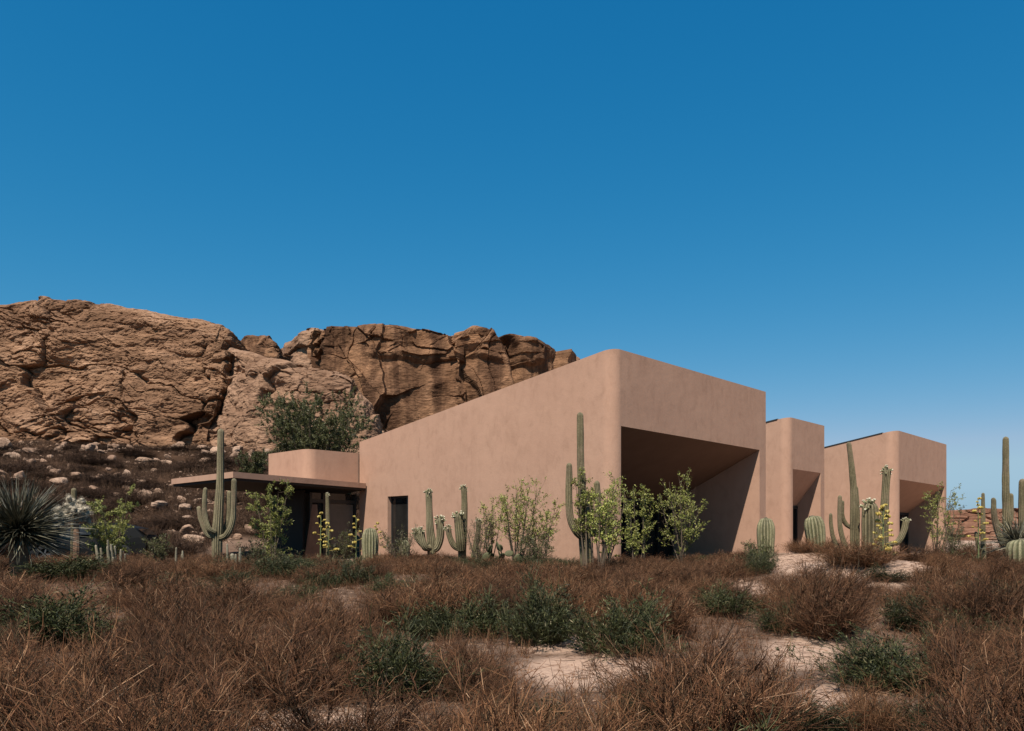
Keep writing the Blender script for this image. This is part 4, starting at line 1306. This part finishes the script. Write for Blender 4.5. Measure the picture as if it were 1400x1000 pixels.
# ------------------------------------------------------------------ desert spoons (spiky rosettes)
def spoon(px, d, cy, rpx, label, nblade=430, seed=1, upb=0.15):
    x = (px - CX) / F * d
    z0 = Hs(x, d) - 0.05
    t = thing('desert_spoon', label, 'plant', (x, d, z0), 0, 'spiky rosette plants')
    rng = np.random.default_rng(seed)
    zc = EYE + (HY - cy) / F * d - z0
    r = rpx * d / F
    n = nblade
    ct = np.where(rng.random(n) < .2, rng.uniform(-0.5, 0.1, n), rng.uniform(0.0, 1.0, n)); st = np.sqrt(1 - ct ** 2); az = rng.uniform(0, 6.283, n)
    dv = np.stack([st * np.cos(az), st * np.sin(az), ct], -1)
    L = r * rng.uniform(.62, 1.06, n)
    p0 = np.array([0, 0, zc]) + dv * 0.06 + rng.normal(size=(n, 3)) * .03 * r
    up = np.array([0, 0, 1.0])
    bend = np.stack([rng.normal(size=n) * .11, rng.normal(size=n) * .11, -0.10 * st + rng.normal(size=n) * .06 + upb * (ct > .5) * 0], -1)
    K = 5
    u = np.linspace(0, 1, K + 1)
    P = p0[:, None] + dv[:, None] * (L[:, None] * u)[..., None] + bend[:, None] * (L[:, None] * u ** 2)[..., None]
    sd = unit(np.cross(dv, rng.normal(size=(n, 3)) * .6 + up))
    nr = np.cross(dv, sd)
    w = 0.019 * (r / 1.5) * np.array([.7, 1, .9, .7, .42, .06])
    A = P + sd[:, None] * w[None, :, None]; B = P - sd[:, None] * w[None, :, None]; C = P - nr[:, None] * w[None, :, None] * .5
    V = np.stack([A, C, B], 2)
    ii = np.arange(n * (K + 1) * 3).reshape(n, K + 1, 3)
    q = np.concatenate([np.stack([ii[:, :-1, j], ii[:, :-1, j + 1], ii[:, 1:, j + 1], ii[:, 1:, j]], -1).reshape(-1, 4) for j in (0, 1)])
    mb = MB(); mb.add(V.reshape(-1, 3), quads=q)
    link('blades', mb.mesh('blades', M['blade']), t)
    mb = MB()
    ribbed(mb, [(0, 0, -.05), (0, 0, zc * .5), (0, 0, zc)], [.2 * r / 1.5, .22 * r / 1.5, .16 * r / 1.5], 8, .1, 12, seed)
    link('trunk', mb.mesh('trunk', M['cholla_trunk'], True), t)
spoon(26, 22.0, 728, 84, 'big spiky grey desert spoon at the left edge before the scree slope', 950, 3)
spoon(1392, 24.5, 744, 48, 'spiky desert spoon behind the barrel cactus at the right edge', 300, 4)

# ------------------------------------------------------------------ cholla
def cholla(px, d, label):
    x = (px - CX) / F * d
    z0 = Hs(x, d) - 0.05
    t = thing('cholla_cactus', label, 'cactus', (x, d, z0))
    rng = np.random.default_rng(12)
    loc = lambda a, b, dy=0: np.array([(a - px) / F * d, dy, EYE + (HY - b) / F * d - z0])
    mb = MB()
    ribbed(mb, [loc(104, 790), loc(105, 750), loc(104.5, 725), loc(103, 708)], [.12, .11, .09, .07], 9, .12, 24, 5, False)
    link('trunk', mb.mesh('trunk', M['cholla_trunk'], True), t)
    tips = []
    arms = MB(); sp = MB()
    def joint(p, dv, L, r, dep):
        q = p + dv * L
        ribbed(arms, [p, (p + q) / 2 + rng.normal(size=3) * .02, q], [r * .7, r, r * .8], 7, .08, 8, int(rng.integers(999)))
        n = 130
        u = rng.random(n)
        c = p + (q - p) * u[:, None]
        dd = unit(rng.normal(size=(n, 3)))
        strands(sp, c + dd * r * .75, dd, np.full(n, .045), np.zeros((n, 3)), .0035, .001, 1)
        if dep > 0:
            for _ in range(rng.integers(2, 5)):
                nd_ = unit(dv + rng.normal(size=3) * .75 + np.array([0, 0, .35]))
                joint(q, nd_, L * rng.uniform(.6, .95), r * .92, dep - 1)
    root = loc(103, 712)
    for a, b in ((90, 712), (91, 698), (95, 690), (104, 685), (112, 690), (118, 700), (116, 710), (108, 692), (98, 703)):
        tgt = loc(a, b, rng.uniform(-.45, .45))
        dv = tgt - root
        joint(root + dv * .05, unit(dv), np.linalg.norm(dv) * .55, .075, 2)
    link('branches', arms.mesh('branches', M['cholla'], True), t)
    link('spines', sp.mesh('spines', M['cholla']), t)
cholla(105, 25.5, 'white fuzzy cholla cactus with a brown trunk beside the desert spoon')

# ------------------------------------------------------------------ leafy shrubs
def shrub(px, d, top, wpx, label, leaf='leaf', nst=7, nl=2600, seed=1, bare_low=0.25, group='leafy green shrubs along the house', stem='stem', leafsz=1.0, name='leafy_shrub', tall=None, cat='shrub'):
    x = (px - CX) / F * d
    z0 = Hs(x, d) - 0.04
    h = EYE + (HY - top) / F * d - z0
    w = wpx * d / F / 2 * 1.25; nl = int(nl * (1.15 if leaf == 'leaf_pale' else 1.35))
    rng = np.random.default_rng(seed)
    t = thing(name, label, cat, (x, d, z0), 0, group)
    mb = MB(); lf = MB()
    az = rng.uniform(0, 6.283, nst); rad = np.sqrt(rng.uniform(.03, 1, nst)) * w * .62
    if nst > 1: az = np.arange(nst) * 2.4 + rng.uniform(0, 1, nst)
    tipz = h * rng.uniform(.70, 1.0, nst) * .93; tipz[0] = h * .95
    p0 = np.stack([rng.normal(size=nst) * .10, rng.normal(size=nst) * .08, np.full(nst, -.03)], -1)
    tip = np.stack([rad * np.cos(az), rad * np.sin(az), tipz], -1)
    dv = tip - p0
    L = np.linalg.norm(dv, axis=1)
    dn = dv / L[:, None]
    bend = np.stack([-dn[:, 0] * .35, -dn[:, 1] * .35, np.zeros(nst)], -1)
    d0 = dn - bend                                   # bows outward then rises
    P = strands(mb, p0, d0, L, bend, .022 * h / 2.5, .006, 6, 5)
    nb_ = 15
    src = np.repeat(np.arange(nst), nb_)
    u = rng.uniform(bare_low, 1.0, len(src))
    k = np.clip((u * 6).astype(int), 0, 5); fr = (u * 6 - k)[:, None]
    q = P[src, k] * (1 - fr) + P[src, k + 1] * fr
    out = unit(np.stack([q[:, 0], q[:, 1], np.zeros(len(q))], -1) + rng.normal(size=q.shape) * .5 * w)
    d2 = unit(out * 0.75 + rng.normal(size=q.shape) * .4 + np.array([0, 0, .75]))
    L2 = rng.uniform(.18, .42, len(src)) * w * (1.15 - .45 * u) * 1.3
    P2 = strands(mb, q, d2, L2, rng.normal(size=q.shape) * .15 + np.array([0, 0, .1]), .006, .002, 3)
    m3 = 4
    s3 = np.repeat(np.arange(len(src)), m3)
    f = rng.uniform(.2, 1, len(s3))[:, None] * 3; k3 = np.clip(f.astype(int), 0, 2)[:, 0]; f = f - k3[:, None]
    q3 = P2[s3, k3] * (1 - f) + P2[s3, k3 + 1] * f
    d3 = unit(unit(P2[s3, 3] - P2[s3, 0]) + rng.normal(size=q3.shape) * .6 + np.array([0, 0, .2]))
    L3 = rng.uniform(.06, .18, len(s3)) * max(w, .5)
    P3 = strands(mb, q3, d3, L3, rng.normal(size=q3.shape) * .1, .003, .0015, 2)
    link('stems', mb.mesh('stems', M[stem]), t)
    # leaves crowd the ends of the twigs; some twigs stay bare
    keep = rng.random(len(s3)) < .8
    wts = keep * rng.uniform(.3, 1, len(s3)); wts /= wts.sum()
    sl_ = rng.choice(len(s3), nl, p=wts)
    f = rng.uniform(0, 2, nl); kk_ = np.clip(f.astype(int), 0, 1); f = (f - kk_)[:, None]
    c = P3[sl_, kk_] * (1 - f) + P3[sl_, kk_ + 1] * f + rng.normal(size=(nl, 3)) * .02
    da = unit(unit(P3[sl_, 2] - P3[sl_, 0]) * .6 + rng.normal(size=(nl, 3)) * .8)
    leaves(lf, c, da, rng.uniform(.055, .11, nl) * leafsz, rng.uniform(.022, .044, nl) * leafsz, rng)
    link('foliage', lf.mesh('foliage', M[leaf]), t)
    return t
shrub(706, 28.0, 652, 92, 'tall thin pale green shrub in front of the long plain wall', 'leaf_pale', 9, 2300, 21, .35)
shrub(738, 27.6, 688, 62, 'airy pale shrub at the right of the tall one on the long wall', 'leaf_pale', 7, 1200, 22, .35)
shrub(672, 28.3, 676, 48, 'slender pale shrub left of the tall one on the long wall', 'leaf_pale', 5, 800, 23, .35)
shrub(730, 27.0, 725, 68, 'low dense grey green bush at the foot of the tall wall shrub', 'leaf_dark', 10, 2200, 24, .1, leafsz=.7)
shrub(830, 23.4, 644, 76, 'pale yellow green shrub beside the corner saguaro', 'leaf_pale', 8, 1900, 25, .3)
shrub(822, 21.7, 646, 52, 'pale leafy shrub overlapping the right arm of the corner saguaro', 'leaf_pale', 7, 1500, 62, .40)
shrub(798, 22.2, 640, 44, 'climbing green shrub wrapped about the trunk of the corner saguaro', 'leaf', 5, 900, 29, .45)
shrub(872, 25.5, 665, 56, 'leafy green shrub at the left of the wide dark porch', 'leaf', 7, 2100, 26, .2)
shrub(930, 25.5, 650, 78, 'spreading leafy green shrub in front of the wide dark porch', 'leaf', 8, 2300, 27, .3, stem='stem')
shrub(373, 28.0, 664, 66, 'dense bright green shrub under the canopy', 'leaf', 8, 3600, 28, .12)
shrub(147, 26.5, 672, 78, 'bright yellow green shrub behind the white torch cactus at the left', 'leaf', 9, 3800, 30, .12)
shrub(655, 28.0, 702, 52, 'dark spiny bush at the foot of the flowering saguaro by the long wall', 'leaf_dark', 12, 1500, 61, .05, leafsz=.6)
shrub(1281, 38.0, 661, 52, 'thin green shrub in front of the far right wing porch', 'leaf', 6, 1700, 31, .3)
shrub(1302, 39.0, 672, 36, 'sparse shrub sticking out past the end of the far right wing', 'leaf_dark', 4, 420, 32, .35)
shrub(1300, 33.0, 718, 60, 'low dark shrub at the foot of the far right wing', 'leaf_dark', 8, 1500, 33, .1, leafsz=.7)
shrub(1040, 24.5, 742, 46, 'low green shrub at the right cheek of the wide porch', 'leaf_dark', 8, 1500, 34, .1, leafsz=.7)
shrub(466, 30.0, 728, 52, 'low feathery green shrub before the entrance door', 'leaf_dark', 8, 1600, 35, .1, leafsz=.8)
shrub(545, 29.0, 722, 60, 'low reddish green shrub between the two barrel cacti', 'leaf_dark', 7, 900, 36, .15, leafsz=.8)
shrub(215, 27.0, 735, 60, 'low green shrub between the parked car and the armed saguaro', 'leaf_dark', 8, 1500, 37, .1, leafsz=.8)
shrub(355, 27.0, 745, 70, 'low reddish green shrub at the foot of the canopy shrub', 'leaf_dark', 8, 1300, 38, .1, leafsz=.8)
shrub(428, 52.0, 546, 158, 'big olive green tree behind the annex against the pale cliff', 'leaf_dark', 44, 72000, 41, .08, leafsz=1.5, name='desert_tree', cat='tree', group='trees behind the annex')
shrub(346, 56.0, 612, 46, 'small dark tree behind the canopy roof left of the annex', 'leaf_dark', 12, 9000, 42, .1, leafsz=1.4, name='desert_tree', cat='tree', group='trees behind the annex')

# ------------------------------------------------------------------ agave stalks in yellow flower
def agave(px, d, top, bot, label, seed, lean=0, n=15):
    x = (px - CX) / F * d
    z0 = Hs(x, d) - 0.04
    t = thing('agave_stalk', label, 'plant', (x, d, z0), 0, 'agave stalks in yellow flower')
    rng = np.random.default_rng(seed)
    ht = EYE + (HY - top) / F * d - z0; hb = EYE + (HY - bot) / F * d - z0
    ln = lean * d / F
    mb = MB()
    strands(mb, np.array([[0, 0, -.05]]), np.array([[ln / ht * 0.5, 0, 1.0]]), [ht], np.array([[ln / ht * .5, 0, 0]]), .032, .012, 6, 7)
    st = link('stalk', mb.mesh('stalk', M['stalk'], True), t)
    for k in range(n):
        u = (k + .5) / n
        z = hb + (ht - hb) * u
        a = k * 2.4 + rng.uniform(-.3, .3)
        rr = (0.30 * (1 - u) ** .7 + .03) * (0.8 + .3 * rng.random())
        o = np.array([ln * (z / ht), 0, z])
        tip = o + np.array([math.cos(a) * rr, math.sin(a) * rr, .05])
        mb = MB()
        strands(mb, o[None], unit(tip - o)[None], [np.linalg.norm(tip - o)], np.zeros((1, 3)), .008, .006, 2)
        m_ = 14
        an = rng.uniform(0, 6.28, m_); q = np.sqrt(rng.random(m_)) * (.10 - .04 * u)
        c = tip + np.stack([np.cos(an) * q, np.sin(an) * q, .03 - q * .25 + rng.normal(size=m_) * .008], -1)
        fs = rng.uniform(.55, 1.15)
        blobs(mb, tip + (c - tip) * fs, [(.026 * fs, .045 * fs)] * m_)
        link('flower_cluster', mb.mesh('flower_cluster', M['yellow'], True), t)
    # a rosette of short leaves at the foot
    mb = MB(); m_ = 26
    a = rng.uniform(0, 6.28, m_); el = rng.uniform(.3, 1.2, m_)
    dv = np.stack([np.cos(a) * np.cos(el), np.sin(a) * np.cos(el), np.sin(el)], -1)
    leaves(mb, np.zeros((m_, 3)) + np.array([0, 0, .05]), dv, rng.uniform(.3, .55, m_), .09, rng, .3)
    link('rosette', mb.mesh('rosette', M['pad']), t)
agave(438, 29.8, 702, 752, 'yellow flowering agave stalk left of the thin entrance saguaro', 51, 1, 11)
agave(449, 29.4, 716, 756, 'yellow green agave stalk right of the thin entrance saguaro', 57, 0, 8)
agave(487, 29.5, 706, 757, 'yellow flowering agave stalk beside the canopy end', 52, 0, 10)
agave(516, 30.5, 716, 752, 'yellow flowering agave stalk behind the tall barrel cactus', 53, -2, 9)
agave(1207, 21.6, 692, 762, 'tall yellow flowering agave stalk on the sand mound', 54, 1, 22)
agave(1338, 30.5, 682, 742, 'pale yellow agave stalk left of the thin young saguaro', 55, -1, 14)
agave(832, 24.6, 712, 765, 'pale yellow agave stalk beside the corner of the big wing', 56, 0, 12)

# ------------------------------------------------------------------ prickly pear before the long wall
def prickly(px, d, label, seed=3):
    x = (px - CX) / F * d
    z0 = Hs(x, d) - 0.04
    t = thing('prickly_pear', label, 'cactus', (x, d, z0))
    rng = np.random.default_rng(seed)
    def pad(p, up, r, dep):
        mb = MB()
        side = unit(np.cross(up, unit(rng.normal(size=3) * np.array([.5, 1, .2]))))
        nr = np.cross(up, side)
        c = p + up * r * 1.15
        th = np.arange(14) * 2 * math.pi / 14
        rows = [(0.0, .22), (.75, .18), (1, 0.0)]
        V = [c + nr * .24 * r * .5]
        for s_ in (1, -1):
            for f, tk in ((.7, .2), (1, .04)):
                for a in th: V.append(c + (side * math.cos(a) * .82 + up * math.sin(a) * 1.15) * f * r + nr * tk * r * s_ * .5)
        V.append(c - nr * .24 * r * .5)
        q = []; tr = []
        for j in range(14):
            k = (j + 1) % 14
            tr.append([0, 1 + j, 1 + k]); tr.append([57, 29 + k, 29 + j])
            q += [[1 + j, 15 + j, 15 + k, 1 + k], [15 + j, 43 + j, 43 + k, 15 + k], [43 + j, 29 + j, 29 + k, 43 + k]]
        mb.add(V, quads=q, tris=tr)
        link('pad', mb.mesh('pad', M['pad'], True), t)
        if dep:
            for _ in range(rng.integers(1, 3)):
                a = rng.uniform(.5, 2.6)
                nu = unit(up + rng.normal(size=3) * .45 + np.array([0, 0, .2]))
                pad(c + (side * math.cos(a) * .8 + up * math.sin(a) * 1.1) * r, nu, r * .9, dep - 1)
    for k in range(5):
        pad(np.array([rng.normal() * .28, rng.normal() * .2, 0]), unit(np.array([rng.normal() * .35, rng.normal() * .2, 1])), .17, 2)
prickly(680, 27.4, 'grey green prickly pear at the foot of the long wall')
